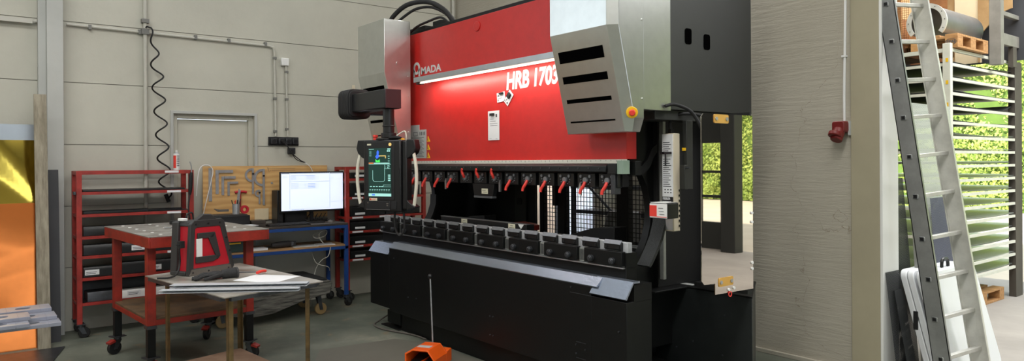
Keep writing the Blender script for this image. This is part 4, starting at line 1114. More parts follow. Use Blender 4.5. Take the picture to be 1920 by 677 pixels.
# magnets with paper on the ram
def pin(nm, lab, x0, x1, z0, z1, ang, cat, mag, lines):
    t = thing(nm, lab, cat, ((x0+x1)/2, 3.647, (z0+z1)/2), local=True)
    w_, h_ = (x1-x0)/2, (z1-z0)/2
    mx = Matrix.Rotation(R(ang), 4, 'Y')
    MB().box(-w_, w_, -.003, -.001, -h_, h_, mx).build('sheet', 'paper', t)
    MB().box(*mag[:2], -.02, -.003, *mag[2:], mx).build('magnet', 'inkb', t, .003)
    k_ = MB()
    for a, b, c_, d_ in lines: k_.box(a, b, -.0036, -.003, c_, d_, mx)
    k_.build('writing', 'ink', t)
    return t
pin('paper_note', 'tall narrow white note held by a magnet on the red panel', -4.975, -4.815, 1.835, 2.085, 0, 'note', (-.04, .015, .085, .105),
    [(-.06, -.052, .08, .095), (.03, .05, .07, .095), (-.05, .0, .055, .058), (-.05, .03, .035, .038), (-.055, .055, .015, .018), (-.05, .055, -.002, .001), (-.06, -.03, -.112, -.11), (.03, .055, -.116, -.114)])
pin('business_card', 'square white card with a magnet above the tall note', -4.845, -4.735, 2.155, 2.235, -5, 'card', (-.01, .04, .022, .036), [(-.045, -.02, .01, .02), (-.04, .01, -.01, -.007), (-.045, -.035, -.03, -.015)])
pin('business_card', 'tilted white card held by a dark magnet beside the square card', -4.745, -4.625, 2.145, 2.215, -48, 'card', (-.0, .045, -.016, .022), [(-.05, -.02, .01, .015), (-.05, -.035, -.02, -.005)])

MB().box(-6.48, -4.52, 4.93, 4.99, 2.62, 2.66).build('fill_lamp_housing', 'profile', P, .003)  # unseen housing, added to go with the fill lamp behind the machine
# upper covers
def slots(mb, x0, x1, yf, fr0=None): pass
def cover(name, x0, x1, depth_y, seam, right):
    # facet profile in y-z: front top, kink, bottom front
    yk, zk, yb_, zb_ = 3.30, 2.524, 3.465, 1.842
    zt = 3.045
    prof = [(yk, zt), (yk, zk), (yb_, zb_), (depth_y, zb_), (depth_y, zt)]
    o = MB()
    if right:
        c_ = .055
        # body with chamfered outer edge
        x2 = x1 + c_
        ring_top = lambda y, z: [(x0, y, z), (x1, y, z), (x2, y + c_, z), (x2, depth_y, z), (x0, depth_y, z)]
        rings = [ring_top(yk, 3.6), ring_top(yk, zk), [(x0, yb_-.022, 1.932), (x1, yb_-.022, 1.932), (x2, yb_-.022+c_, 1.932), (x2, depth_y, 1.932), (x0, depth_y, 1.932)],
                 [(x0, yb_, zb_), (x1, yb_, zb_), (x1+.02, yb_+.05, zb_), (x1+.02, depth_y, zb_), (x0, depth_y, zb_)]]
    else:
        rings = [[(x0, yk, zt), (x1, yk, zt), (x1, depth_y, zt), (x0, depth_y, zt)], [(x0, yk, zk), (x1, yk, zk), (x1, depth_y, zk), (x0, depth_y, zk)],
                 [(x0, yb_, zb_), (x1, yb_, zb_), (x1, depth_y, zb_), (x0, depth_y, zb_)]]
    V = [[o.bm.verts.new(p) for p in rg] for rg in rings]; n = len(V[0])
    def face_mat(i, k):
        if right:
            if k == 0: return 1 if i >= 1 else 0
            if k == 1: return 2 if i < 2 else 3
            return 0 if i < 2 else 3
        return (1 if i >= 1 else 0) if k == 0 else 0
    for i in range(len(V)-1):
        for k in range(n):
            o.m(face_mat(i, k)); o._f([V[i][k], V[i][(k+1) % n], V[i+1][(k+1) % n], V[i+1][k]])
    o.m(0); o._f(V[0]); o._f(V[-1][::-1])
    ob = o.build(name, ['grey', 'greyd', 'greyblue', 'greydk'], P, .003, sharp=6)
    # slots on the slanted facet
    sm = MB(); W_ = x1 - x0
    for f0, f1 in ((.174, .288), (.42, .493), (.65, .69), (.872, .888)):
        a, b = x0 + W_*.10, x0 + W_*.88
        pts = []
        for (x, f_) in ((a, f0), (b, f0), (b, f1), (a, f1)):
            y = yk + (yb_-yk)*f_; z = zk + (zb_-zk)*f_
            pts.append((x, y, z))
        nrm = Vector((0, -(zk-zb_), -(yb_-yk))).normalized()
        A = [sm.bm.verts.new(Vector(p) + nrm*.0025) for p in pts]; B = [sm.bm.verts.new(Vector(p) - nrm*.004) for p in pts]
        sm._f(A); sm._f(B[::-1])
        for i in range(4): sm._f([A[i], A[(i+1) % 4], B[(i+1) % 4], B[i]])
    sm.build('vent_slot', 'hole', ob)
    return ob
M['greyblue'] = mat('cover_chamfer_grey', (206, 208, 204), .30, metal=.95, var=.03, scale=14)
M['greydk'] = mat('cover_underside_grey', (206, 208, 204), .30, metal=.95)
cr_ = cover('right_cover', -3.768, -3.219, 3.59, 0, True)
cl_ = cover('left_cover', -6.76, -6.196, 3.59, 0, False)
MB().box(-3.60, -3.168, 3.592, 3.87, 1.99, 3.6).build('side_cover', 'grey', P, .003)
mb = MB()
for y, z in ((3.575, 2.75), (3.575, 2.58), (3.575, 2.06)): mb.cyl((-3.164, y, z), (-3.158, y, z), .006, 8)
mb.cyl((-6.197, 3.45, 2.62), (-6.19, 3.45, 2.62), .02, 16).cyl((-6.197, 3.44, 2.24), (-6.19, 3.44, 2.24), .02, 16)
for z in (2.9, 2.5, 2.3, 1.95): mb.cyl((-6.197, 3.565, z), (-6.19, 3.565, z), .006, 8)
mb.build('cover_screw', 'greydk', P)
# emergency stop on the chamfer
n45 = Vector((1, -1, -.2)).normalized(); c0 = Vector((-3.165, 3.475, 1.945+.02))
es = MB().cyl(c0 - n45*.01, c0 + n45*.014, .038, 28).build('stop_button_ring', 'yellow', P, .003)
MB().cyl(c0 + n45*.012, c0 + n45*.035, .021, 24).build('stop_button', 'lever', es, .006)
es = MB().cyl((-6.0, 3.40, 1.86), (-6.0, 3.36, 1.86), .02, 18).build('stop_button_ring', 'yellow', P, .003)
# large black side cover
sc_ = MB().box(-3.75, -3.17, 3.872, 4.82, 2.0, 3.6).build('side_housing', 'blackgreen', P, .003)
mb = MB()
for y, z in ((4.06, 2.52), (4.27, 2.50), (4.83, 0)):
    if z: mb.prism([(a, b) for a, b in rbox(y-.035, y+.035, z-.055, z+.055, .018)], 'x', -3.171, -3.166)
mb.prism(rbox(4.70, 4.78, 3.10, 3.20, .02), 'x', -3.171, -3.166)
mb.build('lifting_hole', 'hole', sc_)
MB().box(-3.70, -3.20, 3.74, 4.80, 1.93, 2.0).build('housing_flange', 'blackgreen', P, .003)
# C-frames
def cframe(name, x0, x1):
    arc = []
    for i in range(15):
        a = R(100) - i*R(200)/14
        arc.append((3.66 + .31*math.cos(a)*1.0, 1.28 + .38*math.sin(a)))
    prof = [(3.76, 2.6), (3.76, 1.70)] + [p for p in arc if p[0] > 3.70 and p[1] > .9] + [(3.75, .93), (3.62, .88), (3.62, .3), (4.95, .3), (4.95, 2.6)]
    o = MB().prism(prof, 'x', x0, x1).build(name, 'black', P)
    return o
cframe('side_frame', -3.50, -3.44); cframe('side_frame', -6.42, -6.36)
# curved textured guard bands
for x0 in (-3.30, -6.30):
    mb = MB(); pr_, w_ = [], .05
    pts = [(3.925, 1.32), (3.92, 1.22), (3.885, 1.12), (3.835, 1.04), (3.785, .97), (3.75, .93)]
    for a, b in pts: pr_.append((a, b))
    for a, b in pts[::-1]: pr_.append((a+.02, b-.012))
    mb.prism(pr_, 'x', x0-.08, x0+.03)
    mb.build('curved_guard', 'speckled' if x0 > -4 else 'black2', P)
# rear panels
MB().box(-6.36, -5.48, 4.60, 4.62, .5, 1.95).build('rear_panel', 'black2', P)
MB().box(-5.78, -5.60, 4.57, 4.60, .6, 1.95).build('rear_panel_plate', 'blackgreen', P)
MB().cyl((-5.70, 4.56, 1.245), (-5.70, 4.572, 1.245), .04, 24).build('port_hole', 'inkb', P)
MB().box(-5.47, -5.46, 4.585, 4.60, .7, 1.9).build('panel_edge', 'dsteel', P)
# rear guard mesh from X -5.1 to -3.45 at Y 4.6
mb = MB()
gx0, gx1, gz0, gz1, gy = -5.46, -3.52, .78, 1.93, 4.66
nx = int((gx1-gx0)/.04); nz = int((gz1-gz0)/.04)
for i in range(nx+1): x = gx0 + i*(gx1-gx0)/nx; mb.box(x-.003, x+.003, gy, gy+.004, gz0, gz1)
for j in range(nz+1): z = gz0 + j*(gz1-gz0)/nz; mb.box(gx0, gx1, gy-.004, gy, z-.003, z+.003)
rg = mb.build('rear_guard_mesh', 'rubber', P)
for a, b in ((-5.20, -5.10), (-4.42, -4.28), (-5.47, -5.42), (-3.60, -3.52)): MB().box(a, b, 4.64, 4.70, .5, 1.95).build('guard_post', 'black2', P, .003)
MB().box(-5.225, -5.19, 4.60, 4.64, 1.22, 1.42).build('guard_latch', 'plastic', P, .003)
MB().box(-5.5, -3.44, 4.62, 4.70, 1.93, 1.98).build('guard_rail', 'black2', P)
MB().box(-5.5, -3.44, 4.60, 4.70, .70, .78).build('guard_rail', 'black2', P)
# back panel right of throat and side cabinet
MB().box(-3.44, -3.20, 4.62, 4.66, .74, 2.0).box(-3.44, -3.40, 4.0, 4.62, .74, 2.0).build('throat_back_panel', 'black2', P)
cbn = MB().prism([(-3.634, 4.2), (-2.765, 4.2), (-3.10, 4.75), (-3.634, 4.75)], 'z', 0, .727).build('side_cabinet', 'cabinet', P, .004)
MB().prism([(-3.64, 3.85), (-3.30, 3.85), (-3.30, 4.195), (-2.76, 4.195), (-3.10, 4.76), (-3.64, 4.76)], 'z', .727, .738).build('cabinet_top', 'black', P, .002)
MB().prism([(-3.46, 4.25), (-3.30, 4.25), (-3.28, 4.31), (-3.45, 4.31)], 'z', .738, .7395).build('cabinet_label', 'paperg', P)
MB().box(-3.632, -3.60, 4.193, 4.201, .57, .72).build('cream_strip', 'labelc', P)
mb = MB()
for x, z in ((-3.25, .35), (-2.98, .58), (-3.0, .3), (-3.4, .28)): mb.cyl((x, 4.195, z), (x, 4.201, z), .006, 8)
mb.cyl((-3.56, 4.192, .30), (-3.56, 4.201, .30), .028, 16).cyl((-3.36, 4.192, .09), (-3.36, 4.201, .09), .028, 16)
mb.build('cabinet_bolt', 'dsteel', P)
MB().prism([(-2.93, 4.02), (-2.76, 4.02), (-2.76, 4.19), (-2.93, 4.19)], 'z', .03, .075).build('levelling_foot', 'rubber', P, .004)
MB().box(-6.46, -6.20, 3.46, 3.66, .045, .17).box(-6.56, -6.2, 3.44, 3.7, 0, .012).build('levelling_foot', 'black', P, .004)
MB().cyl((-6.3, 3.56, .17), (-6.3, 3.56, .30), .03, 12).build('foot_bolt', 'dsteel', P)

# light guard unit at right
lc = MB().box(-3.295, -3.20, 3.93, 4.0, 1.16, 1.84).build('light_guard_unit', 'cream', P, .004)
o = MB().box(-3.293, -3.203, 3.924, 3.93, 1.40, 1.835).build('unit_label', 'paper', lc)
mb = MB()
for j in range(22):
    z = 1.47 + j*.0145
    if j in (14, 15): continue
    mb.box(-3.286, -3.215 - (j*7 % 5)*.006, 3.9235, 3.924, z, z+.005)
for x in (-3.275, -3.25, -3.225):
    for z in (1.445, 1.425): mb.box(x, x+.012, 3.9235, 3.924, z, z+.008)
mb.build('label_print', 'ink', o)
MB().box(-3.293, -3.203, 3.922, 3.93, 1.352, 1.398).build('name_plate', 'inkb', lc)
text('FIESSLER', 'unit_lettering', .022, 'paper', lc, (-3.289, 3.9215, 1.379), xs=.8, off=.0006)
text('ELEKTRONIK', 'unit_lettering', .016, 'paper', lc, (-3.289, 3.9215, 1.358), xs=.8, off=.0004)
MB().box(-3.290, -3.205, 3.925, 3.93, 1.17, 1.35).build('lower_face', 'alu', lc)
mb = MB().cyl((-3.27, 3.905, 1.705), (-3.27, 3.93, 1.705), .008, 10).box(-3.295, -3.20, 3.905, 3.912, 1.695, 1.712).box(-3.252, -3.242, 3.90, 3.905, 1.62, 1.70)
mb.build('unit_key', 'dsteel', lc)
MB().box(-3.26, -3.235, 3.95, 3.98, 1.84, 1.87).build('cable_gland', 'plastic', lc)
mb = MB()
for i in range(8): mb.box(-3.20, -3.192, 3.985, 4.0, 1.19+i*.035, 1.205+i*.035)
mb.build('unit_teeth', 'plastic', lc)
MB().box(-3.20, -3.165, 4.03, 4.10, 1.45, 1.93).box(-3.21, -3.16, 4.0, 4.04, 1.45, 1.62).build('unit_bracket', 'blackgreen', P, .003)
MB().box(-3.198, -3.17, 4.022, 4.03, 1.72, 1.74).build('yellow_tag', 'yellow', P)
MB().cyl((-3.2, 4.02, 1.60), (-3.13, 4.02, 1.60), .006, 8).build('bracket_screw', 'dsteel', P)
MB().box(-3.385, -3.35, 4.0, 4.03, .80, 1.96).build('slide_rail', 'galv', P, .003)
lz = MB().box(-3.245, -3.10, 3.74, 3.86, 1.262, 1.366).build('laser_receiver', 'plastic', P, .006)
MB().box(-3.247, -3.098, 3.735, 3.74, 1.266, 1.362).build('receiver_face', 'white', lz, .002)
MB().box(-3.246, -3.185, 3.733, 3.735, 1.275, 1.35).box(-3.185, -3.10, 3.733, 3.735, 1.272, 1.276).build('red_field', 'lever', lz)
MB().box(-3.17, -3.13, 3.733, 3.735, 1.33, 1.334).box(-3.165, -3.125, 3.733, 3.735, 1.31, 1.313).box(-3.16, -3.12, 3.733, 3.735, 1.29, 1.293).build('face_print', 'ink', lz)
MB().prism([(-3.246, 1.37), (-3.10, 1.37), (-3.11, 1.366), (-3.24, 1.366)], 'y', 3.74, 3.86).build('receiver_lid', 'white', lz)
# bracket arm from ram to guard unit
MB().prism([(3.72, 1.555), (3.72, 1.61), (3.77, 1.615), (3.83, 1.66), (3.88, 1.74), (3.93, 1.77), (3.93, 1.71), (3.90, 1.68), (3.85, 1.60), (3.79, 1.56)], 'x', -3.37, -3.345).build('guard_arm', 'black', P)
MB().box(-3.42, -3.34, 3.70, 3.76, 1.55, 1.65).build('guard_arm_foot', 'black', P, .004)
# hoses on side
MB().tube([(-3.16, 3.80, 2.02), (-3.12, 3.86, 2.03), (-3.08, 3.98, 1.98), (-3.04, 4.05, 1.85), (-3.02, 4.12, 1.76)], .012, 10, 6).build('side_hose', 'rubber', P)
MB().tube([(-3.248, 3.965, 1.86), (-3.245, 3.96, 1.93), (-3.20, 4.0, 1.975), (-3.12, 4.1, 1.97), (-3.05, 4.2, 1.92)], .012, 10, 6).build('side_hose', 'rubber', P)
# smoked side guard (reflects the open gate of the bay)
sg = [(3.66, 1.925), (3.68, 1.945), (4.205, 1.947), (4.205, .795), (3.79, .802), (3.79, .872), (3.68, .876), (3.655, .90)]
g_ = MB().prism(sg, 'x', -2.766, -2.76).build('side_guard_sheet', 'screen', P)
for y, z in ((3.86, 1.915), (3.90, .875)):
    o = MB().prism(rbox(y-.075, y+.075, z-.028, z+.028, .01), 'x', -2.76, -2.755).build('guard_clip', 'amber', g_)
    MB().cyl((-2.755, y-.055, z), (-2.75, y-.055, z), .012, 12).cyl((-2.755, y+.055, z), (-2.75, y+.055, z), .012, 12).build('clip_bolt', 'steel', o)
for y, z in ((4.19, 1.24), (4.19, 1.30), (4.19, .93), (4.19, .97), (3.93, .82), (3.985, .825)): MB().cyl((-2.76, y, z), (-2.752, y, z), .010, 10).build('guard_rivet', 'white', g_)
MB().ring((-2.757, 3.94, .79), .012, .018, 'x', .004).build('guard_tag', 'lever', g_)
MB().box(-3.16, -2.766, 4.185, 4.2, 1.94, 1.97).box(-3.2, -2.766, 4.15, 4.2, .76, .79).build('guard_bracket', 'black2', P)

# pendant arm and bellow
pa = MB().box(-6.05, -5.36, 2.86, 3.01, 2.105, 2.27).build('pendant_arm', 'dsteelarm' if False else 'plastic', P, .01)
MB().box(-5.362, -5.35, 2.862, 3.008, 2.108, 2.268).build('arm_cap', mat('arm_cap_maroon', (62, 26, 32), .5), pa, .003)
be = MB()
for i in range(6): be.prism(rbox(2.815, 3.055, 2.05, 2.32, .06), 'x', -6.19+.034*i, -6.19+.034*i+.026); be.prism(rbox(2.828, 3.042, 2.063, 2.307, .055), 'x', -6.19+.034*i+.022, -6.19+.034*i+.038)
be.build('arm_bellows', 'rubber', P, .008)
MB().box(-6.22, -6.06, 3.055, 3.32, 2.10, 2.27).build('arm_bracket', 'black', P, .004)
MB().cyl((-5.44, 2.935, 1.90), (-5.44, 2.935, 2.105), .048, 24).cyl((-5.44, 2.935, 1.86), (-5.44, 2.935, 1.90), .065, 24).cyl((-5.44, 2.935, 1.955), (-5.44, 2.935, 1.965), .054, 24).build('swivel_post', 'plastic', P, .003)

# hydraulic hoses on top
MB().tube([(-6.6, 3.56, 3.045), (-6.52, 3.58, 3.15), (-6.3, 3.62, 3.235), (-6.05, 3.7, 3.23), (-5.85, 3.76, 3.13), (-5.72, 3.8, 2.99)], .024, 10, 6).build('top_hose', 'rubber', P)
MB().tube([(-6.5, 3.57, 3.045), (-6.4, 3.62, 3.12), (-6.2, 3.66, 3.18), (-6.0, 3.72, 3.17), (-5.82, 3.77, 3.08), (-5.76, 3.8, 2.99)], .014, 10, 6).build('top_hose', 'rubber', P)
MB().tube([(-6.45, 3.70, 2.95), (-6.3, 3.72, 3.02), (-6.1, 3.74, 3.05), (-5.9, 3.76, 3.06), (-5.8, 3.79, 2.99)], .012, 10, 6).build('top_hose', 'rubber', P)
MB().box(-6.6, -6.2, 3.76, 3.9, 2.995, 3.03).box(-6.05, -5.9, 3.76, 3.86, 2.995, 3.04).build('valve_block', 'black', P, .004)

# ------------------------------------------------------------------ control pendant
CP = thing('control_pendant', 'black touchscreen control pendant with cream side handles on a swivel arm', 'control panel', (-5.44, 2.90, 1.24), R(26), local=True)
# local frame: x right, -y towards the viewer, z up; origin at bottom
hw = .175
body = [(-hw, .03), (-hw+.02, 0), (hw+.09, -.01), (hw+.12, .03), (hw+.12, .60), (-hw, .60)]
MB().box(-hw, hw+.03, -.07, .03, .0, .60).build('housing', 'plastic', CP, .012)
MB().box(hw+.03, hw+.078, -.05, .03, .02, .59).build('side_module', 'plastic', CP, .01)
for s_ in (-1, 1):
    xb = -hw-.0 if s_ < 0 else hw+.074
    MB().prism([(xb, .60), (xb+s_*.075, .60), (xb+s_*.09, .53), (xb+s_*.075, .49), (xb+s_*.03, .45), (xb, .44)], 'y', -.05, .03).build('handle_mount', 'plastic', CP, .006)
    MB().prism([(xb, .10), (xb+s_*.03, .075), (xb+s_*.08, .045), (xb+s_*.085, .035), (xb+s_*.02, .02), (xb, .0)], 'y', -.05, .03).build('handle_mount', 'plastic', CP, .006)
    MB().tube([(xb+s_*.06, -.03, .49), (xb+s_*.085, -.035, .38), (xb+s_*.09, -.035, .25), (xb+s_*.075, -.033, .12), (xb+s_*.06, -.03, .045)], .0145, 12, 6).build('side_handle', 'handle', CP)
sx0, sx1, sz0, sz1 = -.115, .115, .125, .53
MB().box(sx0-.03, sx1+.03, -.074, -.068, sz0-.03, sz1+.05).build('screen_bezel', 'inkb', CP, .003)
sc2 = MB().box(sx0, sx1, -.0765, -.074, sz0, sz1).build('touch_screen', 'cnc_bg', CP)
def Q(mb, x0, x1, z0, z1): mb.box(x0, x1, -.0785, -.0765, z0, z1)
mb = MB()
Q(mb, -.11, -.06, .520, .524); Q(mb, .08, .11, .518, .526); Q(mb, .075, .088, .50, .512); Q(mb, .092, .105, .50, .512)
for z in (.505, .495, .485, .475, .465): Q(mb, -.105, -.085, z, z+.002)
Q(mb, -.112, .112, .394, .397); Q(mb, -.06, .1, .400, .408)
mb.tube([(-.072, -.0775, .345), (-.072, -.0775, .268), (-.066, -.0775, .256), (-.055, -.0775, .25), (.035, -.0775, .25), (.046, -.0775, .256), (.05, -.0775, .268), (.05, -.0775, .36)], .0016, 5)
Q(mb, .05, .11, .356, .358); Q(mb, .05, .052, .356, .392); Q(mb, .078, .098, .384, .387); Q(mb, .095, .098, .374, .387); Q(mb, .078, .098, .372, .375); Q(mb, .078, .081, .362, .375); Q(mb, .078, .098, .362, .365); Q(mb, .058, .062, .37, .373)
Q(mb, .035, .112, .206, .208); Q(mb, .035, .037, .206, .222); Q(mb, .035, .112, .221, .223)
for x in (-.10, -.07, -.04, -.01, .015): Q(mb, x, x+.018, .205, .211); 
for i in range(9): Q(mb, -.105+i*.024, -.092+i*.024, .18, .184); Q(mb, -.105+i*.024, -.095+i*.024, .172, .174)
for z in (.30, .285, .27, .255): Q(mb, .085, .108, z, z+.008)
for z in (.46, .44, .42): Q(mb, .085, .100, z, z+.005)
Q(mb, -.115, .115, .126, .150)
mb.build('screen_lines', 'cnc_line', sc2)
mb = MB(); mb.prism([(-.03, .50), (-.018, .515), (-.008, .50), (-.012, .475), (.0, .46), (-.03, .44), (-.045, .46), (-.03, .475)], 'y', -.0785, -.0765); mb.build('punch_icon', 'cnc_blue', sc2)
mb = MB(); mb.prism([(-.045, .438), (-.02, .425), (.0, .438), (.002, .412), (-.04, .412)], 'y', -.0785, -.0765); mb.build('die_icon', 'cnc_green', sc2)
mb = MB(); Q(mb, -.01, .062, .462, .469); Q(mb, .056, .063, .445, .469); mb.build('sheet_icon', 'cnc_tan', sc2)
mb = MB(); Q(mb, -.112, -.065, .399, .410); mb.build('mode_tab', 'cnc_or', sc2)
mb = MB(); mb.box(-.08, -.05, -.0795, -.0785, .132, .145); mb.build('active_tab', 'scr_blue', sc2)
o = MB().box(-.11, -.03, -.0745, -.073, .088, .112).build('warning_label', 'labelc', CP)
MB().box(-.105, -.09, -.0755, -.0745, .092, .108).box(-.08, -.04, -.0755, -.0745, .102, .105).box(-.085, -.05, -.0755, -.0745, .094, .097).build('label_mark', 'lever', o)
MB().box(-.145, .10, -.074, -.069, .015, .085).build('drive_bay', 'inkb', CP, .003)
MB().box(-.145, .10, -.076, -.074, .013, .016).build('bay_edge', 'alu', CP)
mb = MB().box(.065, .085, -.078, -.074, .062, .070).box(.068, .082, -.078, -.074, .045, .055).box(-.13, -.12, -.078, -.074, .065, .075); mb.build('bay_switch', 'dustgrey', CP)
MB().box(.115, .165, -.076, -.069, .02, .085).build('key_field', 'inkb', CP, .002)
MB().cyl((.105, -.078, .56), (.105, -.07, .56), .014, 18).build('round_badge', 'cnc_tan', CP)
MB().box(-.13, -.09, -.076, -.069, .555, .568).build('maker_badge', 'labelc', CP)
MB().box(.18, .195, -.075, -.068, .30, .36).build('card_slot', 'inkb', CP)
MB().cyl((.0, 0, .60), (.0, 0, .615), .075, 24).build('top_flange', 'plastic', CP, .003)
MB().ball((.11, -.01, .618), .05, 14, (1.3, .8, .35)).build('top_cap', 'plastic', CP)
MB().cyl((-.10, 0, .60), (-.10, 0, .625), .018, 18).cyl((-.10, 0, .625), (-.10, 0, .645), .022, 18).build('stop_button', 'lever', CP, .004)
MB().tube([(.10, 0, .62), (.15, .02, .66), (.19, .02, .67), (.21, .01, .63), (.20, .02, .58)], .006, 8, 6).build('signal_cable', 'handle', CP)
MB().tube([(.10, -.0, .0), (.10, -.01, -.08), (.11, -.0, -.17), (.15, -.0, -.205), (.19, 0, -.15), (.19, 0, -.05), (.18, 0, .02)], .009, 8, 6).build('bottom_cable', 'rubber', CP)

# ------------------------------------------------------------------ pedal, mat, floor lead
FP = thing('foot_pedal', 'orange hooded double foot pedal on the floor before the machine', 'foot pedal', (-4.985, 3.02, 0), R(34), local=True)
# local: opening towards -y ; x right
hd = MB()
o_ = [(-.125, 0), (-.125, .13), (-.06, .165), (.075, .165), (.135, .09), (.135, 0)]
i_ = [(-.112, 0), (-.112, .122), (-.055, .153), (.07, .153), (.122, .085), (.122, 0)]
ys = (-.14, .10)
Va = {}
for yy in ys:
    Va[yy] = ([hd.bm.verts.new((a, yy + (0 if b < .1 else .0), b)) for a, b in o_], [hd.bm.verts.new((a, yy, b)) for a, b in i_])
n = len(o_)
for i in range(n-1):
    hd._f([Va[ys[0]][0][i], Va[ys[0]][0][i+1], Va[ys[1]][0][i+1], Va[ys[1]][0][i]])
    hd._f([Va[ys[0]][1][i], Va[ys[0]][1][i+1], Va[ys[1]][1][i+1], Va[ys[1]][1][i]])
    for yy in ys: hd._f([Va[yy][0][i], Va[yy][0][i+1], Va[yy][1][i+1], Va[yy][1][i]])
hd.prism(o_, 'y', .10, .115)
hd.build('hood', 'orange', FP, .003)
MB().box(-.11, .12, -.14, .10, 0, .012).box(.003, .013, -.14, .10, .012, .07).build('pedal_base', 'orange', FP, .002)
for x in (-.10, .02): MB().prism([(-.13, .03), (.08, .065), (.08, .085), (-.13, .05)], 'x', x, x+.09).build('treadle', 'rubber', FP, .003)
MB().box(-.06, .13, .115, .22, 0, .105).build('switch_box', 'orange', FP, .008)
o = MB().box(-.055, .055, -.06, .0, .165, .167).build('hood_label', 'paperg', FP)
MB().cyl((-.0, .13, .10), (-.035, .16, .69), .0065, 12).build('lift_rod', 'steel', FP)
MB().ball((-.036, .161, .70), .021, 18).build('ball_knob', 'plastic', FP)
solo(MB().prism([(-6.0, 2.54), (-5.93, 3.25), (-5.55, 3.44), (-3.2, 3.44), (-3.2, 1.95), (-4.9, 1.95)], 'z', .001, .005), 'floor_mat', mat('thin_floor_sheet', (104, 102, 92), .6, var=.07, scale=2), 'thin grey sheet on the floor before the press brake', 'floor mat')
solo(MB().tube([(-6.35, 3.70, .25), (-6.62, 3.62, .10), (-6.70, 3.50, .012), (-6.55, 3.36, .008), (-6.3, 3.34, .012), (-5.95, 3.44, .012), (-5.7, 3.45, .012)], .008, 8, 8), 'floor_lead', 'dustgrey', 'grey lead lying on the floor round the machine foot', 'cable')

# ------------------------------------------------------------------ things behind the machine seen through the mesh
def back_panel(nm, lab, m_, x0, x1, z0, z1, y=5.38):
    return solo(MB().box(x0, x1, y, y+.02, z0, z1), nm, m_, lab, 'panel')
back_panel('tan_board', 'tan board standing behind the mesh guard', 'tan_panel', -6.42, -6.08, 0, 1.7)
back_panel('silver_board', 'pale silver board standing behind the mesh guard', 'silver_panel', -5.86, -5.46, 0, 1.7)
back_panel('dark_board', 'dark board standing between tan and silver boards', 'sheetd', -6.06, -5.89, 0, 1.72)
sr_ = thing('storage_shelf', 'dim steel storage shelf behind the right part of the mesh guard', 'shelf', (-4.9, 5.2, 0))
for z in (.5, .85, 1.12, 1.38, 1.55, 1.75): MB().box(-5.44, -4.0, 5.05, 5.38, z, z+.03).build('shelf_board', 'dsteel', sr_)
for x in (-5.44, -4.75, -4.04): MB().box(x, x+.04, 5.04, 5.08, 0, 1.9).build('post', 'dsteel', sr_)
MB().prism([(-5.40, 1.55), (-5.36, 1.55), (-4.82, 1.15), (-4.86, 1.15)], 'y', 5.03, 5.04).build('brace', 'dsteel', sr_)
hb = thing('electric_box', 'grey box with sloping front behind the mesh guard', 'box', (-4.4, 4.98, 1.0))
MB().prism([(-4.78, .90), (-4.45, .90), (-4.45, 1.18), (-4.72, 1.18), (-4.78, 1.05)], 'y', 4.85, 5.0).build('box_body', 'dimgrey', hb, .004)
MB().box(-4.65, -4.5, 4.845, 4.85, 1.0, 1.1).build('box_panel', 'paperg', hb)
MB().box(-4.75, -4.5, 4.86, 5.0, 0, .90).build('box_stand', 'dsteel', hb)

# ------------------------------------------------------------------ red socket on the back wall
RS = thing('wall_socket', 'red round industrial power socket on the concrete wall', 'socket', (-2.80, 5.45, 1.88))
MB().prism(rbox(-2.845, -2.745, 1.86, 1.95, .02), 'y', 5.40, 5.497).build('socket_box', 'socketred', RS, .008)
MB().cyl((-2.795, 5.43, 1.885), (-2.80, 5.38, 1.80), .044, 20).build('socket_collar', 'socketred', RS, .006)
MB().cyl((-2.80, 5.375, 1.86), (-2.80, 5.36, 1.83), .05, 20).build('socket_lid', 'socketred', RS, .006)
MB().box(-2.75, -2.735, 5.47, 5.499, 1.84, 1.95).build('side_plate', 'paperg', RS)
wcn = thing('white_conduit', 'thin white cable running up the concrete wall from the red socket', 'conduit', (-2.78, 5.49, 2.5))
MB().tube([(-2.785, 5.485, 1.95), (-2.785, 5.485, 2.2), (-2.775, 5.485, 2.7), (-2.765, 5.485, 3.6), (-2.76, 5.485, 5.3)], .010, 8, 4).build('cable', 'white', wcn)
MB().box(-2.80, -2.765, 5.47, 5.5, 2.45, 2.465).build('cable_clip', 'white', wcn)

# ------------------------------------------------------------------ ladder
LD = thing('ladder', 'aluminium ladder leaning on the daylit pier at the right', 'ladder', (-2.0, 5.7, 0))
def lx(z, far): # X position of rail at height z
    a, b = ((-2.107, .223), (-2.476, 2.843)) if not far else ((-2.005, .17), (-2.41, 2.89))
    return a[0] + (b[0]-a[0]) * (z-a[1])/(b[1]-a[1])
YN, YF = 5.50, 5.93
d_ = Vector((lx(3, 0)-lx(0, 0), 0, 3)).normalized()
def rail(y, far, name):
    z0, z1 = .02, 3.9; w_ = .060 if not far else .064
    x0, x1 = lx(z0, far), lx(z1, far)
    mb = MB()
    s_ = 1 if not far else -1
    # rail as C-channel: web in the x-z plane, flanges towards the rungs
    mb.prism([(x0-w_, z0), (x0+w_, z0), (x1+w_, z1), (x1-w_, z1)], 'y', y, y+.004)
    mb.prism([(x0-w_, z0), (x0-w_+.006, z0), (x1-w_+.006, z1), (x1-w_, z1)], 'y', y, y+s_*.024)
    mb.prism([(x0+w_-.006, z0), (x0+w_, z0), (x1+w_, z1), (x1+w_-.006, z1)], 'y', y, y+s_*.024)
    return mb.build(name, 'aludark' if not far else 'aluworn', LD)
rn = rail(YN, False, 'side_rail'); rf = rail(YF, True, 'side_rail')
zr = [.235, .51, .79, 1.075, 1.38, 1.668, 1.955, 2.233, 2.525, 2.81, 3.09, 3.37, 3.65]
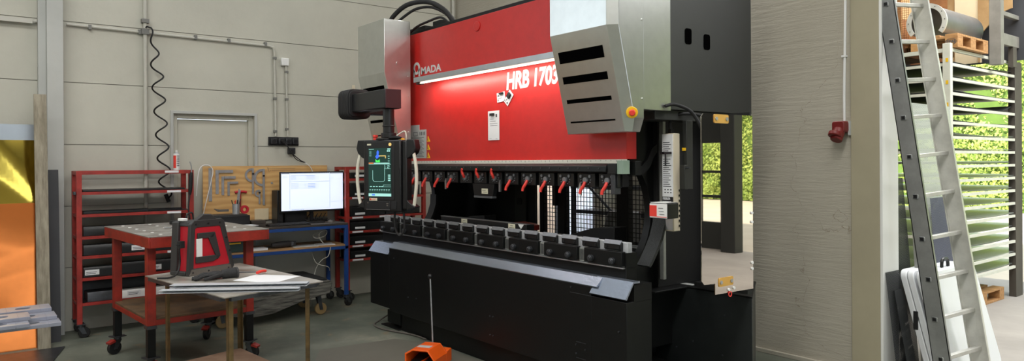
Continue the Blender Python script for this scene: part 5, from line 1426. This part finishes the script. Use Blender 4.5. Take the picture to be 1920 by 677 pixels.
for z in zr:
    a = (lx(z, 0), YN-.004, z); zf = z + .03; b = (lx(z, 1), YF, zf)
    dv = Vector(b) - Vector(a)
    mb = MB(); an = math.atan2(-dv.x, dv.y)
    mx = T3((a[0], a[1], z), an, math.atan2(dv.z, math.hypot(dv.x, dv.y)))
    mb.box(-.017, .017, .0, dv.length, -.014, .014, mx)
    o = mb.build('rung', 'aluworn', LD, .003)
    MB().box(-.019, .019, -.004, -.001, -.018, .018, mx).build('rung_end', 'alu', o, .002)
    MB().box(-.012, .012, -.006, -.003, -.011, .011, mx).build('rung_opening', 'inkb', o)
for y, far in ((YN, False), (YF, True)):
    MB().box(lx(.02, far)-.06, lx(.02, far)+.07, y-.02, y+.03, 0, .06).build('rubber_foot', 'rubber', LD, .01)

# ------------------------------------------------------------------ folded white tables
def fold_table(xb, label, th=.045, y0=5.74, y1=6.62, hh=.80, lean=.13):
    t = thing('folding_table', label, 'folding table', (xb, (y0+y1)/2, 0), 0, 'folded white tables behind the ladder')
    xt = xb - lean*1.6
    for k in (0, 1):
        o = xb + k*(th+.006)
        pr_ = []
        # panel profile along lean with rounded corners is built in the y-z outline then sheared in x
        mb = MB()
        ol = rbox(y0, y1, 0.0, hh, .07, 5)
        A = [mb.bm.verts.new((o - lean*z/hh*1.0*1.6, y, z)) for y, z in ol]; B = [mb.bm.verts.new((o - th - lean*z/hh*1.6, y, z)) for y, z in ol]
        mb._f(A); mb._f(B[::-1])
        for i in range(len(ol)): mb._f([A[i], A[(i+1) % len(ol)], B[(i+1) % len(ol)], B[i]])
        mb.build('table_leaf', 'tablewhite', t, .006)
    MB().box(xb-lean*.75-.05, xb-lean*.75-.015, y0-.004, y0+.01, .36, .50).build('latch_recess', 'inkb', t, .004)
    zt_ = hh; xx = xb - lean*1.6
    MB().tube([(xx, y0+.38, zt_-.01), (xx-.0, y0+.39, zt_+.05), (xx, y0+.44, zt_+.065), (xx, y0+.49, zt_+.05), (xx, y0+.50, zt_-.01)], .013, 8, 4).build('carry_handle', 'plastic', t)
    return t
fold_table(-2.13, 'folded white plastic table nearest the ladder, rightmost of the pair')
fold_table(-2.245, 'folded white plastic table behind the other, with its dark latch showing')

# perforated sheets leaning behind
def pleaned(nm, lab, m_, xb, xt, y0, y1, z0, z1, th=.002):
    return solo(MB().prism([(xb, z0), (xb+th, z0), (xt+th, z1), (xt, z1)], 'y', y0, y1), nm, m_, lab, 'perforated sheet', 'perforated sheets by the white pier')
pleaned('perforated_sheet', 'tall pale perforated sheet behind the ladder', 'perf', -2.46, -2.62, 6.12, 7.05, .0, 2.12)
pleaned('perforated_sheet', 'blue-grey perforated sheet behind the white tables', 'perfd', -2.40, -2.50, 6.32, 7.0, .0, 1.33)
pleaned('perforated_sheet', 'dark narrow perforated sheet against the pier', 'perfk', -2.41, -2.497, 5.52, 5.74, .0, .80)
pleaned('perforated_sheet', 'short dark perforated sheet low beside the white tables', 'perfk', -2.36, -2.47, 5.60, 5.745, .0, .66)
pleaned('perforated_sheet', 'black perforated sheet standing between pier and tall pale sheet', 'perfk', -2.50, -2.62, 5.80, 6.10, .0, 1.5)
fp = thing('grey_post', 'slim grey-green upright strip between perforated sheets', 'metal strip', (-2.6, 6.3, 0))
MB().prism([(-2.42, 0), (-2.395, 0), (-2.50, 1.75), (-2.525, 1.75)], 'y', 5.95, 5.965).build('strip', 'galv', fp)

# ------------------------------------------------------------------ sheet metal rack
SK = thing('sheet_rack', 'tall pale steel rack of sheet metal trays before the open gate', 'storage rack', (-3.6, 9.0, 0))
sx0, sx1, sy0, sy1 = -4.6, -3.0, 8.10, 10.02
for x in (sx0, sx1-.075):
    MB().box(x, x+.075, sy0, sy0+.06, 0, 2.85).build('post', 'rackw', SK, .003)
    MB().box(x, x+.075, sy1-.03, sy1+.20, 0, 2.81).build('post', 'rackd', SK, .003)
for z in (2.80,): MB().box(sx0+.075, sx1-.075, sy0+.01, sy0+.05, z-.04, z).build('top_beam', 'rackw', SK)
trz = [2.80 - .1515*i for i in range(17)]
for i, z in enumerate(trz):
    for x in (sx0+.01, sx1-.03): MB().box(x, x+.025, sy0+.06, sy1-.03, z-.03, z).build('tray_rail', 'rackw', SK)
    if i in (1, 2, 3, 4, 5, 7, 9, 11, 13): MB().box(sx0+.075, sx1-.075, sy0+.02, sy0+.045, z-.03, z).build('tray_beam', 'rackw', SK)
for z in (2.68, 2.45, 2.22, 1.98, 1.75, 1.52): MB().box(sx1-.045, sx1-.02, sy0-.002, sy0, z-.025, z+.015).build('bay_tag', 'yellow', SK)
nths = ['top', 'second', 'third', 'fourth', 'fifth', 'sixth', 'seventh', 'eighth', 'ninth', 'tenth', 'eleventh', 'twelfth', 'thirteenth', 'fourteenth', 'fifteenth', 'sixteenth', 'lowest']
for i, z in enumerate(trz):
    if i == 0: continue
    dark = i in (1, 2, 3, 4, 5)  # upper sheets coloured dark to stand in for their shaded undersides
    nsh = 1 if i % 2 else 2
    mb = MB(); x0, x1 = sx0+.05, sx1-.02 - .02*(i % 3)
    y0, y1 = sy0+.10 + .03*(i % 4), sy1+.26
    N_ = 14
    rows = []
    for q in range(N_+1):
        y = y0 + (y1-y0)*q/N_
        sag = -.018*math.sin(PI*q/N_) + (.06*math.exp(-((q/N_-.85)/.07)**2) if i == 4 else 0) + (.03*q/N_ if i == 1 else 0)
        rows.append(y if False else (y, z + .006 + max(0, sag + .018)))
    for k_ in range(nsh):
        th = .003; off = k_*.008
        A = []
        for (y, zz) in rows:
            A.append([mb.bm.verts.new(p) for p in ((x0, y, zz+off), (x1, y, zz+off), (x1, y, zz+off+th), (x0, y, zz+off+th))])
        for a, b in zip(A, A[1:]):
            for q in range(4): mb._f([a[q], b[q], b[(q+1) % 4], a[(q+1) % 4]])
        mb._f(A[0][::-1]); mb._f(A[-1])
    solo(mb, 'metal_sheet', 'sheetd' if dark else 'sheetm', '%s metal sheet on the %s tray of the rack counted from the top' % ('dark' if dark else 'pale', nths[i]), 'metal sheet', 'metal sheets on the storage rack')
# pallet builder
def pallet(label, loc, rz, name='pallet', logo=False, L_=1.2, W_=.8):
    t = thing(name, label, 'pallet', loc, rz, 'wooden pallets by the rack', local=True)
    for i in range(5): x = -W_/2 + i*(W_-.12)/4; MB().box(x, x+.12, -L_/2, L_/2, .122, .144).build('deck_board', 'wood', t, .002)
    for y in (-L_/2, -.07, L_/2-.14): MB().box(-W_/2, W_/2, y, y+.14, .100, .122).build('cross_board', 'wood', t, .002)
    for x in (-W_/2, -.06, W_/2-.12):
        MB().box(x, x+.12, -L_/2, L_/2, 0, .022).build('base_board', 'wood', t, .002)
        for y in (-L_/2, -.07, L_/2-.14): MB().box(x, x+.12, y, y+.14, .022, .100).build('block', 'wood', t, .002)
    return t
# on rack: pallet corner near (-2.95, 8.17)
pz = 2.81
p1 = pallet('wooden pallet stamped EPAL on top of the sheet rack', (-3.36, 8.60, pz), 0, L_=.84)
# EPAL brand on the near right block
mbk = MB().ring((.335, -.4245, .062), .050, .054, 'y', .003, 0, 2*PI, 28)
o = mbk.build('stamp_ring', 'ink', p1)
for v in o.data.vertices:
    v.co.z = .062 + (v.co.z-.062)*.62
text('EPAL', 'stamp_lettering', .042, 'ink', p1, (.295, -.4245, .048), ext=.001, off=.001)
pallet('wooden pallet under the lowest sheets of the rack', (-3.45, 9.15, 0), 0, L_=1.2)
# curved shell on pallet
CS = thing('pipe_shell', 'curved half-open steel shell lying on the stamped pallet', 'steel shell', (-3.30, 8.75, pz+.145))
mb = MB(); cxs, czs, rs = -3.27, pz+.145+.155, .185
A = []
for i in range(25):
    a = R(-40) + R(260)*i/24
    A.append([mb.bm.verts.new((cxs + rr*math.cos(a), y, czs + rr*math.sin(a))) for rr, y in ((rs, 8.22), (rs+.004, 8.22), (rs+.004, 9.25), (rs, 9.25))])
for a, b in zip(A, A[1:]):
    for k_ in range(4): mb._f([a[k_], b[k_], b[(k_+1) % 4], a[(k_+1) % 4]])
mb._f(A[0][::-1]); mb._f(A[-1]); mb.build('shell', 'shell', CS)
mb = MB().ring((cxs, 8.20, czs), rs-.03, rs+.018, 'y', .02, R(-40), R(220), 36)
o = mb.build('flange', 'aluworn', CS)
mb = MB()
for i in range(9): a = R(-25)+R(230)*i/8; mb.cyl((cxs+(rs-.004)*math.cos(a), 8.197, czs+(rs-.004)*math.sin(a)), (cxs+(rs-.004)*math.cos(a), 8.201, czs+(rs-.004)*math.sin(a)), .005, 8)
mb.build('flange_hole', 'inkb', o)
# crates and boards behind
CR = thing('wooden_crate', 'brown wooden crate left of the curved shell on the rack', 'crate', (-3.85, 8.75, pz))
MB().box(-4.25, -3.62, 8.45, 9.2, pz+.001, pz+.42).build('crate_box', 'crate', CR, .004)
mb = MB()
for x in (-3.75, -3.72+.03): mb.box(x, x+.07, 8.43, 8.45, pz+.001, pz+.9)
mb.box(-4.25, -3.62, 8.43, 8.449, pz+.16, pz+.2); mb.build('batten', 'wood', CR, .002)
MB().box(-4.25, -3.64, 8.5, 9.2, pz+.43, pz+1.1).build('upper_box', 'card', CR, .004)
BD = []
def board(lab, m_, x0, x1, y, z1, jag=False):
    x0 *= .957; x1 *= .957; y = 9.72 + (y-10.2)*.6
    mb = MB()
    pts = [(x0, pz+.0)]; pts.append((x1, pz+.0))
    if jag:
        pts = [(x0, pz), (x0+.015, pz), (x0+.03, pz+.34), (x0+.10, pz+.42), (x0+.16, pz+.50), (x1-.12, pz+.56), (x1, pz+.60)]
    pts += [(x1, z1), (x0, z1)]
    mb.prism(pts, 'y', y, y+.02)
    return solo(mb, 'upright_board', m_, lab, 'board', 'boards standing behind the curved shell')
board('narrow brown board standing left among the boards', 'crate', -4.25, -3.80, 10.2, 4.3)
board('mid brown board standing between the brown and pale boards', 'card', -3.86, -3.68, 10.3, 4.3)
board('pale wooden board standing behind the curved shell', 'cardl', -3.72, -3.42, 10.25, 4.3)
board('brown board with a torn lower edge', 'card', -3.45, -3.08, 10.22, 4.3, True)
board('black plastic sheet behind the torn board', 'sheetd', -4.4, -3.0, 10.5, 4.0)
MS_ = thing('mesh_sheet', 'brown wire mesh panel hanging above the crate', 'mesh panel', (-3.75, 8.38, 3.2))
mb = MB()
for i in range(16): mb.box(-3.86+i*.022, -3.857+i*.022, 8.39, 8.393, pz, pz+.95)
for i in range(34): mb.box(-3.86, -3.52, 8.387, 8.39, pz+.1+i*.025, pz+.103+i*.025)
mb.build('wire_mesh', 'crate', MS_)
# pallet racking frame at far right
RF = thing('racking_frame', 'grey pallet racking frame at the upper right above the sheet rack', 'pallet rack', (-2.9, 9.6, 0))
MB().box(-2.995, -2.88, 9.15, 9.25, 2.70, 5.2).build('upright', 'rackgrey', RF, .004)
MB().box(-3.0, -2.90, 10.35, 10.45, 0, 5.2).build('upright', 'rackgrey', RF, .004)
MB().box(-2.98, -2.93, 9.25, 10.35, 2.95, 3.08).box(-2.98, -2.93, 9.25, 10.35, 3.28, 3.33).build('beam', 'rackgrey', RF, .003)
MB().tube([(-2.95, 9.28, 3.33), (-2.95, 9.42, 3.75), (-2.95, 9.9, 4.4)], .016, 6).tube([(-2.95, 10.32, 3.33), (-2.95, 10.05, 3.7), (-2.95, 9.7, 4.3)], .016, 6).build('brace', 'rackgrey', RF)
MB().box(-2.932, -2.925, 9.27, 9.36, 3.27, 3.36).build('yellow_plate', 'yellow', RF)
MB().box(-2.98, -2.93, 9.7, 9.82, 2.72, 2.95).build('stub_post', 'rackd', RF)
struct(MB().box(-3.7, -2.6, 10.8, 10.95, 3.08, CEIL), 'beam_bay', 'blackgreen')

# ------------------------------------------------------------------ yard hedge
hm = MB(); rnd = random.Random(3)
Y0 = 25.0
hm.m(0).box(-18, 20, Y0+.6, Y0+2.4, 0, 7.5)
hm.m(1)
bmv = hm.bm.verts.new; bmf = hm.bm.faces.new
for i in range(90000):
    x = rnd.uniform(-15, -2) if rnd.random() < .45 else rnd.uniform(5, 19)
    z = rnd.uniform(.05, 7.6)
    lump = (.35)*math.sin(x*1.7+z*.9) + .3*math.sin(x*.9-z*1.6+2) + .2*math.sin(x*4.1+z*3.3)
    y = Y0 + .35 + lump*.6 + rnd.uniform(-.15, .35)
    s_ = rnd.uniform(.035, .085)
    a = rnd.uniform(0, 2*PI); ux = Vector((math.cos(a), rnd.uniform(-.6, .6), math.sin(a))).normalized()
    vx = ux.cross(Vector((rnd.uniform(-.5, .5), 1, rnd.uniform(-.5, .5)))).normalized()
    c_ = Vector((x, y, z))
    f = bmf([bmv(c_ - ux*s_), bmv(c_ - vx*s_*.5), bmv(c_ + ux*s_), bmv(c_ + vx*s_*.5)]); f.material_index = 1
me = bpy.data.meshes.new('hedge'); hm.bm.to_mesh(me); hm.bm.free()
me.materials.append(M['hedgecore']); me.materials.append(M['leaf'])
ho = bpy.data.objects.new('hedge', me); COL.objects.link(ho)
tag(ho, 'sunlit green hedge across the yard beyond the gate', 'hedge', kind='stuff')

# ------------------------------------------------------------------ light
wd = bpy.data.worlds.new('sky'); SC.world = wd; wd.use_nodes = True
bg = wd.node_tree.nodes['Background']; bg.inputs[0].default_value = (.80, .90, 1, 1); bg.inputs[1].default_value = 2.4
sl_ = bpy.data.lights.new('sun', 'SUN'); sl_.energy = 8; sl_.angle = R(3); sl_.color = (1, .95, .85)
so_ = bpy.data.objects.new('sun', sl_); COL.objects.link(so_); so_.rotation_euler = (R(38), R(-16), R(20))
def area(x, y, z, sx_, sy_, e, rot=(0, 0, 0), col=(1, .97, .92), spread=180):
    l_ = bpy.data.lights.new('area_lamp', 'AREA'); l_.shape = 'RECTANGLE'; l_.size = sx_; l_.size_y = sy_; l_.energy = e; l_.color = col; l_.spread = R(spread)
    o_ = bpy.data.objects.new('area_lamp', l_); COL.objects.link(o_); o_.location = (x, y, z); o_.rotation_euler = rot
area(-4.9, 5.05, 5.25, 1.8, .3, 60)  # unseen lamp, added to brighten the boards behind the mesh
area(-5.5, 4.95, 2.6, 1.9, .15, 48, rot=(R(32), 0, 0), col=(.92, .96, 1), spread=75)  # unseen low fill lamp, added behind the machine to light the boards
area(-3.2, 5.2, 5.25, 1.4, .3, 12)  # unseen lamp, added to brighten the concrete wall towards its top
area(-5.2, -1.2, 5.3, 1.0, 4.2, 95)
area(-1.2, .0, 5.3, 1.0, 6.8, 210)
area(3.2, .0, 5.3, 1.0, 6.8, 120)
area(-1.0, 8.3, 5.3, 5.0, 4.0, 520, col=(1, 1, 1))

# ------------------------------------------------------------------ camera
cam = bpy.data.cameras.new('camera'); co = bpy.data.objects.new('camera', cam); COL.objects.link(co); SC.camera = co
yaw, roll, fpx = .9054, -.0059, 1340.37
F = Vector((-math.sin(yaw), math.cos(yaw), 0)); Rt = Vector((math.cos(yaw), math.sin(yaw), 0)); U = Vector((0, 0, 1))
rr = math.cos(roll)*Rt + math.sin(roll)*U; uu = -math.sin(roll)*Rt + math.cos(roll)*U
mw = Matrix((( rr.x, uu.x, -F.x, 0), (rr.y, uu.y, -F.y, 0), (rr.z, uu.z, -F.z, 1.65), (0, 0, 0, 1)))
co.matrix_world = mw
cam.sensor_width = 36; cam.lens = 36*fpx/1920; cam.shift_y = -(338.5-303.27)/1920; cam.clip_start = .05; cam.clip_end = 200
SC.view_settings.view_transform = 'Standard'; SC.view_settings.look = 'None'; SC.view_settings.gamma = 1
SC.view_settings.exposure = .24
SC.view_settings.use_curve_mapping = False
SC.cycles.use_denoising = True
